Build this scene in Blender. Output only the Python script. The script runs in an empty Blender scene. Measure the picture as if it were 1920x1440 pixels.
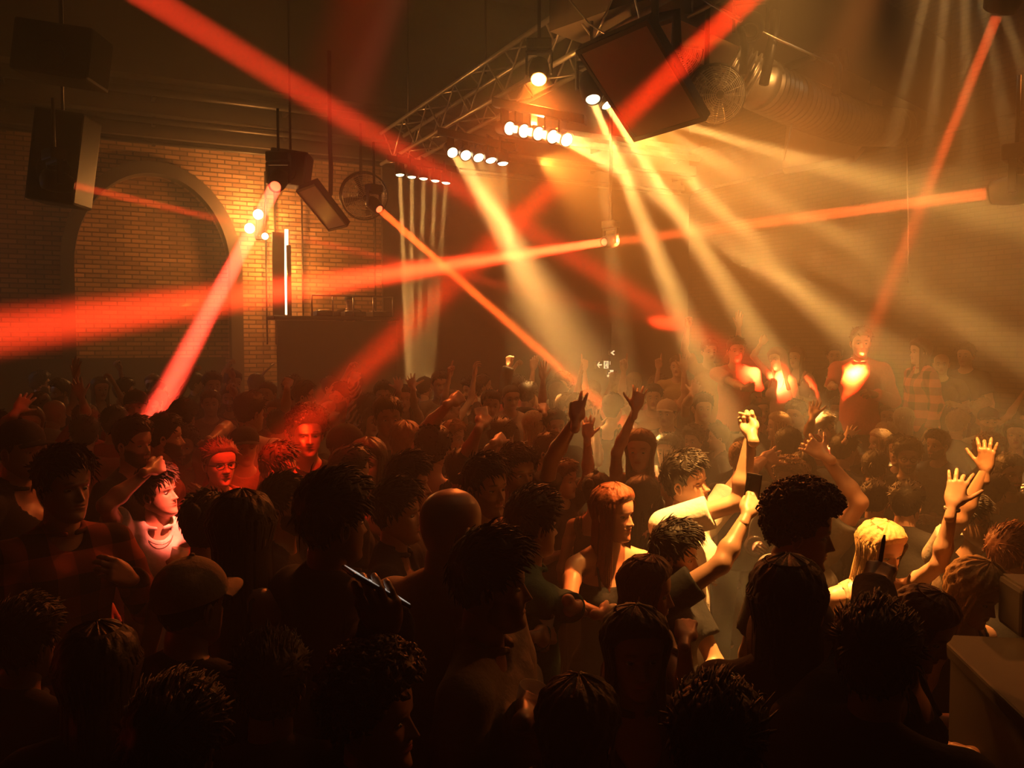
import bpy, bmesh, math, random
import numpy as np
from mathutils import Vector, Matrix, Quaternion, noise as mnoise
import openvdb
SC = bpy.context.scene
COL = SC.collection
PI = math.pi
R = math.radians
rnd = random.Random(7)

# ------------------------------------------------------------------ camera
FPX = 1600.0
YAW = R(27.1); PITCH = math.atan(80/1600.0)
CAM = Vector((0.0, 0.0, 2.25))
FH = Vector((math.sin(YAW), math.cos(YAW), 0)); RT = Vector((math.cos(YAW), -math.sin(YAW), 0))
FW = FH*math.cos(PITCH) + Vector((0, 0, -math.sin(PITCH)))
UP = FH*math.sin(PITCH) + Vector((0, 0, math.cos(PITCH)))
def at(px, py, d):
    return CAM + d*(FW + RT*((px-960)/FPX) - UP*((py-720)/FPX))
def ray(px, py):
    return (FW + RT*((px-960)/FPX) - UP*((py-720)/FPX))
def on_wall(px, py, Y):            # point of the far wall seen at a pixel
    r = ray(px, py); return CAM + r*(Y/r.y)
cam_d = bpy.data.cameras.new('camera'); cam = bpy.data.objects.new('camera', cam_d); COL.objects.link(cam)
cam_d.sensor_width = 36.0; cam_d.lens = 36.0*FPX/1920.0; cam_d.clip_start = 0.05; cam_d.clip_end = 100
cam.location = CAM
cam.rotation_euler = Matrix((RT, UP, -FW)).transposed().to_euler()
SC.camera = cam
SC.view_settings.view_transform = 'Standard'; SC.view_settings.look = 'None'
SC.view_settings.gamma = 1.0; SC.view_settings.use_curve_mapping = False
SC.view_settings.exposure = -0.12
SC.cycles.max_bounces = 3; SC.cycles.diffuse_bounces = 1; SC.cycles.glossy_bounces = 1
SC.cycles.transmission_bounces = 2; SC.cycles.transparent_max_bounces = 6; SC.cycles.volume_bounces = 0
SC.cycles.caustics_reflective = False; SC.cycles.caustics_refractive = False
w = bpy.data.worlds.new('world'); SC.world = w; w.use_nodes = True
w.node_tree.nodes['Background'].inputs[0].default_value = (0, 0, 0, 1)

# ------------------------------------------------------------------ materials
def newmat(name):
    m = bpy.data.materials.new(name); m.use_nodes = True
    nt = m.node_tree; nt.nodes.clear()
    out = nt.nodes.new('ShaderNodeOutputMaterial'); b = nt.nodes.new('ShaderNodeBsdfPrincipled')
    nt.links.new(b.outputs[0], out.inputs[0])
    return m, nt, b, out
def mat(name, col, rough=0.6, metal=0.0, noise=0.0, nscale=20.0, bump=0.0, spec=0.5):
    m, nt, b, out = newmat(name)
    b.inputs['Base Color'].default_value = (*col, 1); b.inputs['Roughness'].default_value = rough
    b.inputs['Metallic'].default_value = metal; b.inputs['Specular IOR Level'].default_value = spec
    if noise or bump:
        tc = nt.nodes.new('ShaderNodeTexCoord'); n = nt.nodes.new('ShaderNodeTexNoise')
        n.inputs['Scale'].default_value = nscale; n.inputs['Detail'].default_value = 4
        nt.links.new(tc.outputs['Object'], n.inputs['Vector'])
        if noise:
            mp = nt.nodes.new('ShaderNodeMapRange')
            mp.inputs[3].default_value = 1-noise; mp.inputs[4].default_value = 1+noise
            nt.links.new(n.outputs[0], mp.inputs[0])
            mx = nt.nodes.new('ShaderNodeVectorMath'); mx.operation = 'SCALE'
            mx.inputs[0].default_value = col; nt.links.new(mp.outputs[0], mx.inputs['Scale'])
            nt.links.new(mx.outputs[0], b.inputs['Base Color'])
        if bump:
            bp = nt.nodes.new('ShaderNodeBump'); bp.inputs['Strength'].default_value = bump
            nt.links.new(n.outputs[0], bp.inputs['Height']); nt.links.new(bp.outputs[0], b.inputs['Normal'])
    return m
def emat(name, col, strength):
    m = bpy.data.materials.new(name); m.use_nodes = True
    nt = m.node_tree; nt.nodes.clear()
    out = nt.nodes.new('ShaderNodeOutputMaterial'); e = nt.nodes.new('ShaderNodeEmission')
    e.inputs[0].default_value = (*col, 1); e.inputs[1].default_value = strength
    nt.links.new(e.outputs[0], out.inputs[0])
    return m
M = {}
M['black_metal'] = mat('black_metal', (0.012, 0.011, 0.011), 0.45, 0.3)
M['dark_metal'] = mat('dark_metal', (0.035, 0.03, 0.028), 0.4, 0.6)
M['steel'] = mat('steel', (0.42, 0.40, 0.37), 0.32, 0.9, 0.12, 30)
M['wire'] = mat('wire', (0.55, 0.52, 0.48), 0.35, 0.9)
M['black_wood'] = mat('black_wood', (0.02, 0.02, 0.018), 0.55, 0, 0.3, 14, 0.15)
M['counter_top'] = mat('counter_top', (0.02, 0.026, 0.018), 0.65, 0, 0.25, 40, 0.1)
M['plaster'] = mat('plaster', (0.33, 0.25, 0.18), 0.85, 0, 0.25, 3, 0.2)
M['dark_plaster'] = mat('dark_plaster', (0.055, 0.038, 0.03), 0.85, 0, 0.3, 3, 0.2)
M['ceiling'] = mat('ceiling', (0.05, 0.035, 0.03), 0.9, 0, 0.3, 2, 0.2)
M['floor'] = mat('floor', (0.03, 0.026, 0.022), 0.5, 0, 0.3, 3, 0.1)
M['glass_screen'] = mat('glass_screen', (0.26, 0.17, 0.12), 0.3, 0.0, 0.1, 5)
M['duct'] = mat('duct', (0.42, 0.38, 0.33), 0.4, 0.75, 0.15, 25)
M['panel'] = mat('panel', (0.30, 0.25, 0.2), 0.6, 0.0, 0.15, 6)
M['lens_dark'] = mat('lens_dark', (0.25, 0.05, 0.04), 0.15)
M['lens_yellow'] = emat('lens_yellow', (1.0, 0.80, 0.42), 12.0)
M['lens_dim'] = emat('lens_dim', (1.0, 0.80, 0.45), 4.0)
M['lens_red'] = emat('lens_red', (1.0, 0.10, 0.03), 5.0)
M['bulb'] = emat('bulb', (1.0, 0.62, 0.20), 45.0)
M['sign_lit'] = emat('sign_lit', (1.0, 0.72, 0.36), 1.6)
M['sign_face'] = mat('sign_face', (0.02, 0.05, 0.03), 0.5)

def brick_mat(nm='brick', k=1.0):
    m, nt, b, out = newmat(nm)
    tc = nt.nodes.new('ShaderNodeTexCoord'); mp = nt.nodes.new('ShaderNodeMapping')
    nt.links.new(tc.outputs['Object'], mp.inputs[0])
    sep = nt.nodes.new('ShaderNodeSeparateXYZ'); nt.links.new(mp.outputs[0], sep.inputs[0])
    add = nt.nodes.new('ShaderNodeMath'); add.operation = 'ADD'
    nt.links.new(sep.outputs[0], add.inputs[0]); nt.links.new(sep.outputs[1], add.inputs[1])
    cmb = nt.nodes.new('ShaderNodeCombineXYZ'); nt.links.new(add.outputs[0], cmb.inputs[0]); nt.links.new(sep.outputs[2], cmb.inputs[1])
    br = nt.nodes.new('ShaderNodeTexBrick'); nt.links.new(cmb.outputs[0], br.inputs['Vector'])
    br.inputs['Color1'].default_value = (0.46, 0.27, 0.15, 1); br.inputs['Color2'].default_value = (0.24, 0.13, 0.07, 1)
    br.inputs['Mortar'].default_value = (0.08, 0.05, 0.035, 1); br.inputs['Scale'].default_value = 1.0
    br.inputs['Mortar Size'].default_value = 0.010; br.inputs['Brick Width'].default_value = 0.215; br.inputs['Row Height'].default_value = 0.068
    n = nt.nodes.new('ShaderNodeTexNoise'); n.inputs['Scale'].default_value = 1.7; n.inputs['Detail'].default_value = 6
    nt.links.new(tc.outputs['Object'], n.inputs['Vector'])
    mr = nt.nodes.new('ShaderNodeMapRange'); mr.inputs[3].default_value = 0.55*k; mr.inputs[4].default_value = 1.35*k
    nt.links.new(n.outputs[0], mr.inputs[0])
    sc = nt.nodes.new('ShaderNodeVectorMath'); sc.operation = 'SCALE'
    nt.links.new(br.outputs[0], sc.inputs[0]); nt.links.new(mr.outputs[0], sc.inputs['Scale'])
    nt.links.new(sc.outputs[0], b.inputs['Base Color'])
    bp = nt.nodes.new('ShaderNodeBump'); bp.inputs['Strength'].default_value = 0.5; bp.inputs['Distance'].default_value = 0.02
    nt.links.new(br.outputs['Fac'], bp.inputs['Height']); bp.invert = True
    nt.links.new(bp.outputs[0], b.inputs['Normal']); b.inputs['Roughness'].default_value = 0.75
    return m
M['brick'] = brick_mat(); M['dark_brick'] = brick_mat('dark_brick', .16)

# ------------------------------------------------------------------ mesh helpers
class MB:
    """collects shapes; build() links them as one mesh object"""
    def __init__(s): s.v = []; s.f = []; s.mi = []; s.sm = []; s.cur = 0
    def add(s, vs, fs, smooth=False, mi=None):
        o = len(s.v); s.v.extend([tuple(v) for v in vs])
        for f in fs:
            s.f.append(tuple(i+o for i in f)); s.mi.append(s.cur if mi is None else mi); s.sm.append(smooth)
        return s
    def box(s, c, size, rot=None, bevel=0.0):
        c = Vector(c); hx, hy, hz = [q/2 for q in size]
        rot = rot or Matrix.Identity(3)
        if bevel <= 0:
            vs = [c + rot @ Vector((x*hx, y*hy, z*hz)) for x in (-1, 1) for y in (-1, 1) for z in (-1, 1)]
            return s.add(vs, [(0,1,3,2),(4,6,7,5),(0,4,5,1),(2,3,7,6),(0,2,6,4),(1,5,7,3)])
        bm = bmesh.new(); bmesh.ops.create_cube(bm, size=1.0)
        for v in bm.verts: v.co = Vector((v.co.x*size[0], v.co.y*size[1], v.co.z*size[2]))
        bmesh.ops.bevel(bm, geom=bm.edges[:], offset=min(bevel, min(size)*0.45), segments=2, affect='EDGES', profile=0.6)
        vs = [c + rot @ v.co for v in bm.verts]; bm.verts.index_update()
        fs = [tuple(v.index for v in f.verts) for f in bm.faces]; bm.free()
        return s.add(vs, fs)
    def tube(s, pts, rad, n=8, caps=True, smooth=True, sx=1.0):
        pts = [Vector(p) for p in pts]; rr = rad if isinstance(rad, (list, tuple)) else [rad]*len(pts)
        vs, fs = [], []
        t0 = (pts[1]-pts[0]).normalized()
        up = Vector((0,0,1)) if abs(t0.z) < 0.9 else Vector((1,0,0))
        nrm = (up - t0*up.dot(t0)).normalized()
        for i, p in enumerate(pts):
            t = (pts[min(i+1, len(pts)-1)] - pts[max(i-1, 0)])
            t = t.normalized() if t.length > 1e-9 else t0
            nrm = (nrm - t*nrm.dot(t)); nrm = nrm.normalized() if nrm.length > 1e-6 else Vector((1,0,0))
            bn = t.cross(nrm)
            for k in range(n):
                a = 2*PI*k/n; vs.append(p + nrm*(math.cos(a)*rr[i]) + bn*(math.sin(a)*rr[i]*sx))
        for i in range(len(pts)-1):
            for k in range(n):
                a, b = i*n+k, i*n+(k+1) % n; fs.append((a, b, b+n, a+n))
        if caps: fs.append(tuple(range(n-1, -1, -1))); fs.append(tuple(range((len(pts)-1)*n, len(pts)*n)))
        return s.add(vs, fs, smooth)
    def lathe(s, prof, n=20, mat4=None, smooth=True, closed=False):
        mat4 = mat4 or Matrix.Identity(4); vs, fs = [], []
        for (r_, z) in prof:
            for k in range(n):
                a = 2*PI*k/n; vs.append(mat4 @ Vector((math.cos(a)*r_, math.sin(a)*r_, z)))
        for i in range(len(prof)-1):
            for k in range(n):
                a, b = i*n+k, i*n+(k+1) % n; fs.append((a, b, b+n, a+n))
        if prof[0][0] > 1e-6: fs.append(tuple(range(n-1, -1, -1)))
        if prof[-1][0] > 1e-6: fs.append(tuple(range((len(prof)-1)*n, len(prof)*n)))
        return s.add(vs, fs, smooth)
    def build(s, name, mats, parent=None, loc=None):
        me = bpy.data.meshes.new(name); me.from_pydata(s.v, [], s.f)
        mats = mats if isinstance(mats, (list, tuple)) else [mats]
        for m_ in mats: me.materials.append(M[m_] if isinstance(m_, str) else m_)
        me.polygons.foreach_set('material_index', s.mi); me.polygons.foreach_set('use_smooth', s.sm)
        me.update(); o = bpy.data.objects.new(name, me); COL.objects.link(o)
        if loc is not None:
            L = Vector(loc); me.transform(Matrix.Translation(-L)); o.location = L
        if parent is not None:
            o.parent = parent
            o.matrix_parent_inverse = Matrix.Identity(4)
            if loc is None:           # vertices were given in world space
                me.transform(mw(parent).inverted())
        return o
def mw(o):
    m_ = o.matrix_basis.copy()
    while o.parent is not None: o = o.parent; m_ = o.matrix_basis @ m_
    return m_
def tag(o, label=None, cat=None, group=None, kind=None):
    if label: o['label'] = label
    if cat: o['category'] = cat
    if group: o['group'] = group
    if kind: o['kind'] = kind
    return o
def empty(name, loc, label=None, cat=None, group=None, rot=None):
    o = bpy.data.objects.new(name, None); COL.objects.link(o); o.location = loc; o.empty_display_size = 0.1
    if rot is not None: o.rotation_euler = rot
    return tag(o, label, cat, group)
def struct(mb, name, m, **k): return tag(mb.build(name, m), kind='structure')
def track(d):                     # rotation whose +Z points along d
    return Vector(d).to_track_quat('Z', 'Y').to_matrix()
def m4(loc, rot3): return Matrix.Translation(Vector(loc)) @ rot3.to_4x4()
def spot(src, tgt, cone, power, col, radius=0.03, blend=0.3, parent=None, name='lamp_light', soft=False):
    """a lamp: narrow ones are disks with a small spread (parallel beams), wide ones are spots"""
    if soft:
        l = bpy.data.lights.new(name, 'SPOT'); l.energy = power; l.color = col; l.spot_size = R(cone); l.spot_blend = blend
        l.shadow_soft_size = radius; l.use_soft_falloff = False
    else:
        l = bpy.data.lights.new(name, 'AREA'); l.shape = 'DISK'; l.size = radius*2; l.spread = R(cone); l.energy = power; l.color = col
    o = bpy.data.objects.new(name, l); COL.objects.link(o)
    src = Vector(src); d = (Vector(tgt)-src)
    m_ = m4(src, (-d).to_track_quat('Z', 'Y').to_matrix())
    if parent is not None:
        o.parent = parent; m_ = mw(parent).inverted() @ m_
    o.matrix_basis = m_
    return o
def point(src, power, col, radius=0.05, parent=None, name='lamp_light'):
    l = bpy.data.lights.new(name, 'POINT'); l.energy = power; l.color = col; l.shadow_soft_size = radius
    o = bpy.data.objects.new(name, l); COL.objects.link(o); m_ = Matrix.Translation(Vector(src))
    if parent is not None: o.parent = parent; m_ = mw(parent).inverted() @ m_
    o.matrix_basis = m_
    return o
# ------------------------------------------------------------------ the room
WY = 13.8; WX = 11.0; LX = -5.0; BY = -4.5; CZ = 8.2
struct(MB().box(((WX+LX)/2, (WY+BY)/2, -0.1), (WX-LX+0.6, WY-BY+0.6, 0.2)), 'floor', 'floor')
struct(MB().box(((WX+LX)/2, (WY+BY)/2, CZ+0.1), (WX-LX+0.6, WY-BY+0.6, 0.2)), 'ceiling', 'ceiling')
struct(MB().box((LX-0.15, (WY+BY)/2, CZ/2), (0.3, WY-BY+0.6, CZ)), 'wall_left', 'brick')
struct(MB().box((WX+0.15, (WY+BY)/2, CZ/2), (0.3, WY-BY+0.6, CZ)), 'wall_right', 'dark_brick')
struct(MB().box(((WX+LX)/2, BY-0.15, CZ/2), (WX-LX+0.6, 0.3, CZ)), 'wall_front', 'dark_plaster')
# far wall with a big arched recess: outline cut from the brick
aL, aR_, aTop = on_wall(140, 640, WY).x, on_wall(436, 640, WY).x, 4.75
aw = (aR_-aL)/2; acx = (aL+aR_)/2; spring = 3.35
arc = [(acx+aw*math.cos(t), spring+(aTop-spring)*math.sin(t)) for t in [PI*k/28 for k in range(29)]]
H1 = 5.15
def wallslab(y0, y1):
    mb = MB(); n = len(arc)
    for y in (y0, y1):
        pass
    # left pier, right pier, crown strip
    x0, x1 = LX, WX
    mb.box(((x0+aL)/2, (y0+y1)/2, H1/2), (aL-x0, y1-y0, H1)); mb.box(((aR_+x1)/2, (y0+y1)/2, H1/2), (x1-aR_, y1-y0, H1))
    for k in range(len(arc)-1):
        (xa, za), (xb, zb) = arc[k], arc[k+1]
        vs = [(xa, y0, za), (xb, y0, zb), (xb, y0, H1), (xa, y0, H1), (xa, y1, za), (xb, y1, zb), (xb, y1, H1), (xa, y1, H1)]
        mb.add(vs, [(0,1,2,3),(4,7,6,5),(0,4,5,1)])
    return mb
tag(wallslab(WY, WY+0.45).build('wall_back', 'brick'), kind='structure')
struct(MB().box(((aL+aR_)/2, WY+0.55, H1/2), (aR_-aL+1.2, 0.2, H1)), 'wall_recess', 'brick')
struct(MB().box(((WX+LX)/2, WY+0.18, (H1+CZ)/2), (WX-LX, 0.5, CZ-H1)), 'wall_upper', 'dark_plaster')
# arch soffit band, darker moulding
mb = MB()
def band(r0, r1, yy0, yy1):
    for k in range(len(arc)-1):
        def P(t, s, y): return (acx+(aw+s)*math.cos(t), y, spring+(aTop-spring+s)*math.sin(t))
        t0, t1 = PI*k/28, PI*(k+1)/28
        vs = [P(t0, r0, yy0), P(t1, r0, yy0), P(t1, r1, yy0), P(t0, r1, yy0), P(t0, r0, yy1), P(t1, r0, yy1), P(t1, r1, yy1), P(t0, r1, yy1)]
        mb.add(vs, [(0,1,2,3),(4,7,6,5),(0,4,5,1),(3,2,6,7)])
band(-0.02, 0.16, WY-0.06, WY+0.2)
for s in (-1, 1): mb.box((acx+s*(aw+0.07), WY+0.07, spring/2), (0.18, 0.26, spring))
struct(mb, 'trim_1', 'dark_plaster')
# ledge and pipe runs above the arch
mb = MB(); mb.box(((WX+LX)/2, WY-0.14, 5.62), (WX-LX, 0.30, 0.16)); mb.box(((WX+LX)/2, WY-0.09, 5.28), (WX-LX, 0.18, 0.10))
mb.box(((WX+LX)/2, WY-0.2, 6.15), (WX-LX, 0.4, 0.2))
struct(mb, 'trim_2', 'dark_plaster')
for i, (zz, rr, yy, lab) in enumerate([(5.45, 0.045, 0.25, 'thick pipe running under the ledge of the back wall'), (5.83, 0.06, 0.38, 'fat pipe running above the ledge of the back wall'), (5.16, 0.025, 0.10, 'thin conduit lowest on the back wall above the arch')]):
    mb = MB(); mb.tube([(LX, WY-yy, zz), (WX, WY-yy, zz)], rr, 10)
    for x in np.arange(LX+0.4, WX, 1.9): mb.box((x, WY-yy/2, zz), (0.05, yy, rr*2.6))
    tag(mb.build('wall_pipe', 'dark_metal'), lab, 'pipe')
mb = MB(); mb.box((WX-0.1, (WY+BY)/2, 5.3), (0.2, WY-BY, 0.25)); struct(mb, 'trim_3', 'dark_plaster')
mb = MB(); mb.box(((aR_+on_wall(720,640,WY).x)/2+0.1, WY-0.03, 2.2), (0.02, 0.02, 0.02)); 
# dark timber dado on the back wall
mb = MB(); mb.box(((LX+aL)/2, WY-0.03, 1.0), (aL-LX, 0.06, 2.0)); mb.box((acx, WY+0.42, 1.0), (aw*2-0.1, 0.06, 2.0)); mb.box((8.2, WY-0.03, 1.0), (5.4, 0.06, 2.0)); struct(mb, 'baseboard_back', 'black_wood')

# haze filling the room
HAZE = 0.031
nt = w.node_tree; vs_ = nt.nodes.new('ShaderNodeVolumeScatter'); vs_.inputs['Density'].default_value = HAZE; vs_.inputs['Anisotropy'].default_value = 0.4
vs_.inputs['Color'].default_value = (1, .97, .93, 1); nt.links.new(vs_.outputs[0], nt.nodes['World Output'].inputs['Volume'])
# ------------------------------------------------------------------ people: materials
def objcol_mat(name, rough, spec=0.3, noise=0.0, nscale=30, bump=0.0, sheen=0.0, paint=False, pattern=None, sss=0.0):
    m, nt, b, out = newmat(name)
    oi = nt.nodes.new('ShaderNodeObjectInfo'); src = oi.outputs['Color']
    tc = nt.nodes.new('ShaderNodeTexCoord')
    if pattern == 'plaid':
        mp = nt.nodes.new('ShaderNodeSeparateXYZ'); nt.links.new(tc.outputs['Object'], mp.inputs[0])
        prev = None
        for ax, sc_ in ((0, 42.0), (2, 42.0)):
            mu = nt.nodes.new('ShaderNodeMath'); mu.operation = 'MULTIPLY'; mu.inputs[1].default_value = sc_
            nt.links.new(mp.outputs[ax], mu.inputs[0])
            sn = nt.nodes.new('ShaderNodeMath'); sn.operation = 'SINE'; nt.links.new(mu.outputs[0], sn.inputs[0])
            gt = nt.nodes.new('ShaderNodeMath'); gt.operation = 'GREATER_THAN'; gt.inputs[1].default_value = 0.0; nt.links.new(sn.outputs[0], gt.inputs[0])
            if prev is None: prev = gt
            else:
                ad = nt.nodes.new('ShaderNodeMath'); ad.operation = 'ADD'; nt.links.new(prev.outputs[0], ad.inputs[0]); nt.links.new(gt.outputs[0], ad.inputs[1]); prev = ad
        mr = nt.nodes.new('ShaderNodeMapRange'); mr.inputs[2].default_value = 2.0; mr.inputs[3].default_value = 1.0; mr.inputs[4].default_value = 0.08
        nt.links.new(prev.outputs[0], mr.inputs[0])
        sc_ = nt.nodes.new('ShaderNodeVectorMath'); sc_.operation = 'SCALE'; nt.links.new(src, sc_.inputs[0]); nt.links.new(mr.outputs[0], sc_.inputs['Scale']); src = sc_.outputs[0]
    if pattern == 'stripe':
        wv = nt.nodes.new('ShaderNodeTexWave'); wv.inputs['Scale'].default_value = 9.0; wv.inputs['Distortion'].default_value = 6.0; wv.inputs['Detail Scale'].default_value = 0.7
        wv.bands_direction = 'DIAGONAL'; nt.links.new(tc.outputs['Object'], wv.inputs['Vector'])
        mr = nt.nodes.new('ShaderNodeMapRange'); mr.inputs[1].default_value = 0.45; mr.inputs[2].default_value = 0.55; mr.inputs[3].default_value = 0.06; mr.inputs[4].default_value = 1.0
        nt.links.new(wv.outputs['Fac'], mr.inputs[0])
        sc_ = nt.nodes.new('ShaderNodeVectorMath'); sc_.operation = 'SCALE'; nt.links.new(src, sc_.inputs[0]); nt.links.new(mr.outputs[0], sc_.inputs['Scale']); src = sc_.outputs[0]
    if noise or bump:
        n = nt.nodes.new('ShaderNodeTexNoise'); n.inputs['Scale'].default_value = nscale; n.inputs['Detail'].default_value = 3
        nt.links.new(tc.outputs['Object'], n.inputs['Vector'])
        if noise:
            mp = nt.nodes.new('ShaderNodeMapRange'); mp.inputs[3].default_value = 1-noise; mp.inputs[4].default_value = 1+noise
            nt.links.new(n.outputs[0], mp.inputs[0]); mx = nt.nodes.new('ShaderNodeVectorMath'); mx.operation = 'SCALE'
            nt.links.new(src, mx.inputs[0]); nt.links.new(mp.outputs[0], mx.inputs['Scale']); src = mx.outputs[0]
        if bump:
            bp = nt.nodes.new('ShaderNodeBump'); bp.inputs['Strength'].default_value = bump; bp.inputs['Distance'].default_value = 0.01
            nt.links.new(n.outputs[0], bp.inputs['Height']); nt.links.new(bp.outputs[0], b.inputs['Normal'])
    if paint:      # lips, brows and beards: colour attribute on the head
        at_ = nt.nodes.new('ShaderNodeAttribute'); at_.attribute_name = 'paint'
        sp = nt.nodes.new('ShaderNodeSeparateColor'); nt.links.new(at_.outputs['Color'], sp.inputs[0])
        m1 = nt.nodes.new('ShaderNodeMix'); m1.data_type = 'RGBA'; nt.links.new(sp.outputs[0], m1.inputs[0]); nt.links.new(src, m1.inputs[6]); m1.inputs[7].default_value = (0.30, 0.075, 0.06, 1)
        m2 = nt.nodes.new('ShaderNodeMix'); m2.data_type = 'RGBA'; nt.links.new(sp.outputs[1], m2.inputs[0]); nt.links.new(m1.outputs[2], m2.inputs[6]); m2.inputs[7].default_value = (0.02, 0.012, 0.008, 1)
        src = m2.outputs[2]
    nt.links.new(src, b.inputs['Base Color']); b.inputs['Roughness'].default_value = rough; b.inputs['Specular IOR Level'].default_value = spec
    if sheen: b.inputs['Sheen Weight'].default_value = sheen
    return m
M['skin'] = objcol_mat('skin', 0.42, 0.45, 0.08, 25, 0.05, paint=True)
M['cloth'] = objcol_mat('cloth', 0.85, 0.15, 0.12, 60, 0.25)
M['plaid'] = objcol_mat('plaid', 0.85, 0.15, pattern='plaid')
M['stripe'] = objcol_mat('stripe', 0.85, 0.15, pattern='stripe')
M['hair'] = objcol_mat('hair', 0.55, 0.28, 0.25, 90, 0.3)
M['eye_white'] = mat('eye_white', (0.55, 0.5, 0.45), 0.15)
M['iris'] = mat('iris', (0.02, 0.012, 0.008), 0.1)
M['plastic_black'] = mat('plastic_black', (0.012, 0.012, 0.013), 0.25)
M['lens_glass'] = mat('lens_glass', (0.02, 0.015, 0.012), 0.05)
M['skin_thing'] = M['skin']

# ------------------------------------------------------------------ distance fields -> meshes
class Field:
    def __init__(s, h, lo, hi):
        s.h = h; s.lo = np.array(lo, float)-2*h; n = np.ceil((np.array(hi, float)+2*h-s.lo)/h).astype(int)+1
        s.n = n; s.a = np.full(n, 1.0, np.float32)
        s.ax = [s.lo[i]+h*np.arange(n[i]) for i in range(3)]
    def sub(s, lo, hi):
        i0 = np.maximum(0, np.floor((np.array(lo)-s.lo)/s.h).astype(int)); i1 = np.minimum(s.n, np.ceil((np.array(hi)-s.lo)/s.h).astype(int)+1)
        if np.any(i1 <= i0): return None, None
        sl = tuple(slice(i0[k], i1[k]) for k in range(3))
        X = s.ax[0][sl[0]][:, None, None]; Y = s.ax[1][sl[1]][None, :, None]; Z = s.ax[2][sl[2]][None, None, :]
        return sl, (X, Y, Z)
    def mix(s, sl, d, k):
        A = s.a[sl]
        if k <= 0: s.a[sl] = np.minimum(A, d)
        else:
            hh = np.clip(0.5+0.5*(A-d)/k, 0, 1); s.a[sl] = A*(1-hh)+d*hh-k*hh*(1-hh)
    def cone(s, a, b, r1, r2, k=0.03, off=0.0, cut=None):
        a = np.array(a, float); b = np.array(b, float); r1 += off; r2 += off; m = max(r1, r2)+k+3*s.h
        sl, g = s.sub(np.minimum(a, b)-m, np.maximum(a, b)+m)
        if sl is None: return
        X, Y, Z = g; ba = b-a; L2 = max(1e-9, ba @ ba)
        t = np.clip(((X-a[0])*ba[0]+(Y-a[1])*ba[1]+(Z-a[2])*ba[2])/L2, 0, 1)
        d = np.sqrt((X-a[0]-ba[0]*t)**2+(Y-a[1]-ba[1]*t)**2+(Z-a[2]-ba[2]*t)**2)-(r1+(r2-r1)*t)
        if cut is not None:
            p, n_ = cut; d = np.maximum(d, (X-p[0])*n_[0]+(Y-p[1])*n_[1]+(Z-p[2])*n_[2])
        s.mix(sl, d.astype(np.float32), k)
    def ell(s, c, r, k=0.03, off=0.0, rot=None, sub=False):
        c = np.array(c, float); r = np.array(r, float)+off; m = max(r)+k+3*s.h
        sl, g = s.sub(c-m, c+m)
        if sl is None: return
        X, Y, Z = g; X = X-c[0]; Y = Y-c[1]; Z = Z-c[2]
        if rot is not None:
            q = np.array(rot.transposed()); X, Y, Z = (q[0][0]*X+q[0][1]*Y+q[0][2]*Z, q[1][0]*X+q[1][1]*Y+q[1][2]*Z, q[2][0]*X+q[2][1]*Y+q[2][2]*Z)
        k0 = np.sqrt((X/r[0])**2+(Y/r[1])**2+(Z/r[2])**2); k1 = np.sqrt((X/r[0]**2)**2+(Y/r[1]**2)**2+(Z/r[2]**2)**2)+1e-6
        d = (k0*(k0-1)/k1).astype(np.float32)
        if sub: s.a[sl] = np.maximum(s.a[sl], -d)
        else: s.mix(sl, d, k)
    def plane(s, p, n_):          # keep the side n_ points away from
        X, Y, Z = s.ax[0][:, None, None], s.ax[1][None, :, None], s.ax[2][None, None, :]
        s.a = np.maximum(s.a, ((X-p[0])*n_[0]+(Y-p[1])*n_[1]+(Z-p[2])*n_[2]).astype(np.float32))
    def val(s, p):
        i = [int(round((p[k]-s.lo[k])/s.h)) for k in range(3)]
        return float(s.a[tuple(min(max(i[k], 0), s.n[k]-1) for k in range(3))])
    def folds(s, amp, seed):
        X, Y, Z = s.ax[0][:, None, None], s.ax[1][None, :, None], s.ax[2][None, None, :]
        q = seed*1.7
        f = np.sin(17*X+9*Z+2.5*np.sin(7*Z+q)+q)*np.sin(13*Y-11*Z+q*2+1.5*np.sin(9*X)) + 0.6*np.sin(31*X-22*Z+q*3+2*np.sin(11*Y+q))
        s.a = s.a+(amp*f).astype(np.float32)
    def mesh(s):
        g = openvdb.FloatGrid(4*s.h); g.copyFromArray(np.clip(s.a, -4*s.h, 4*s.h).astype(np.float32)); p, q = g.convertToQuads(0.0)
        return np.asarray(p, float)*s.h+s.lo, np.asarray(q)[:, ::-1]
V3 = lambda *a: np.array(a, float)
def rotm(ax, deg): return Matrix.Rotation(R(deg), 3, ax)

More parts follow.
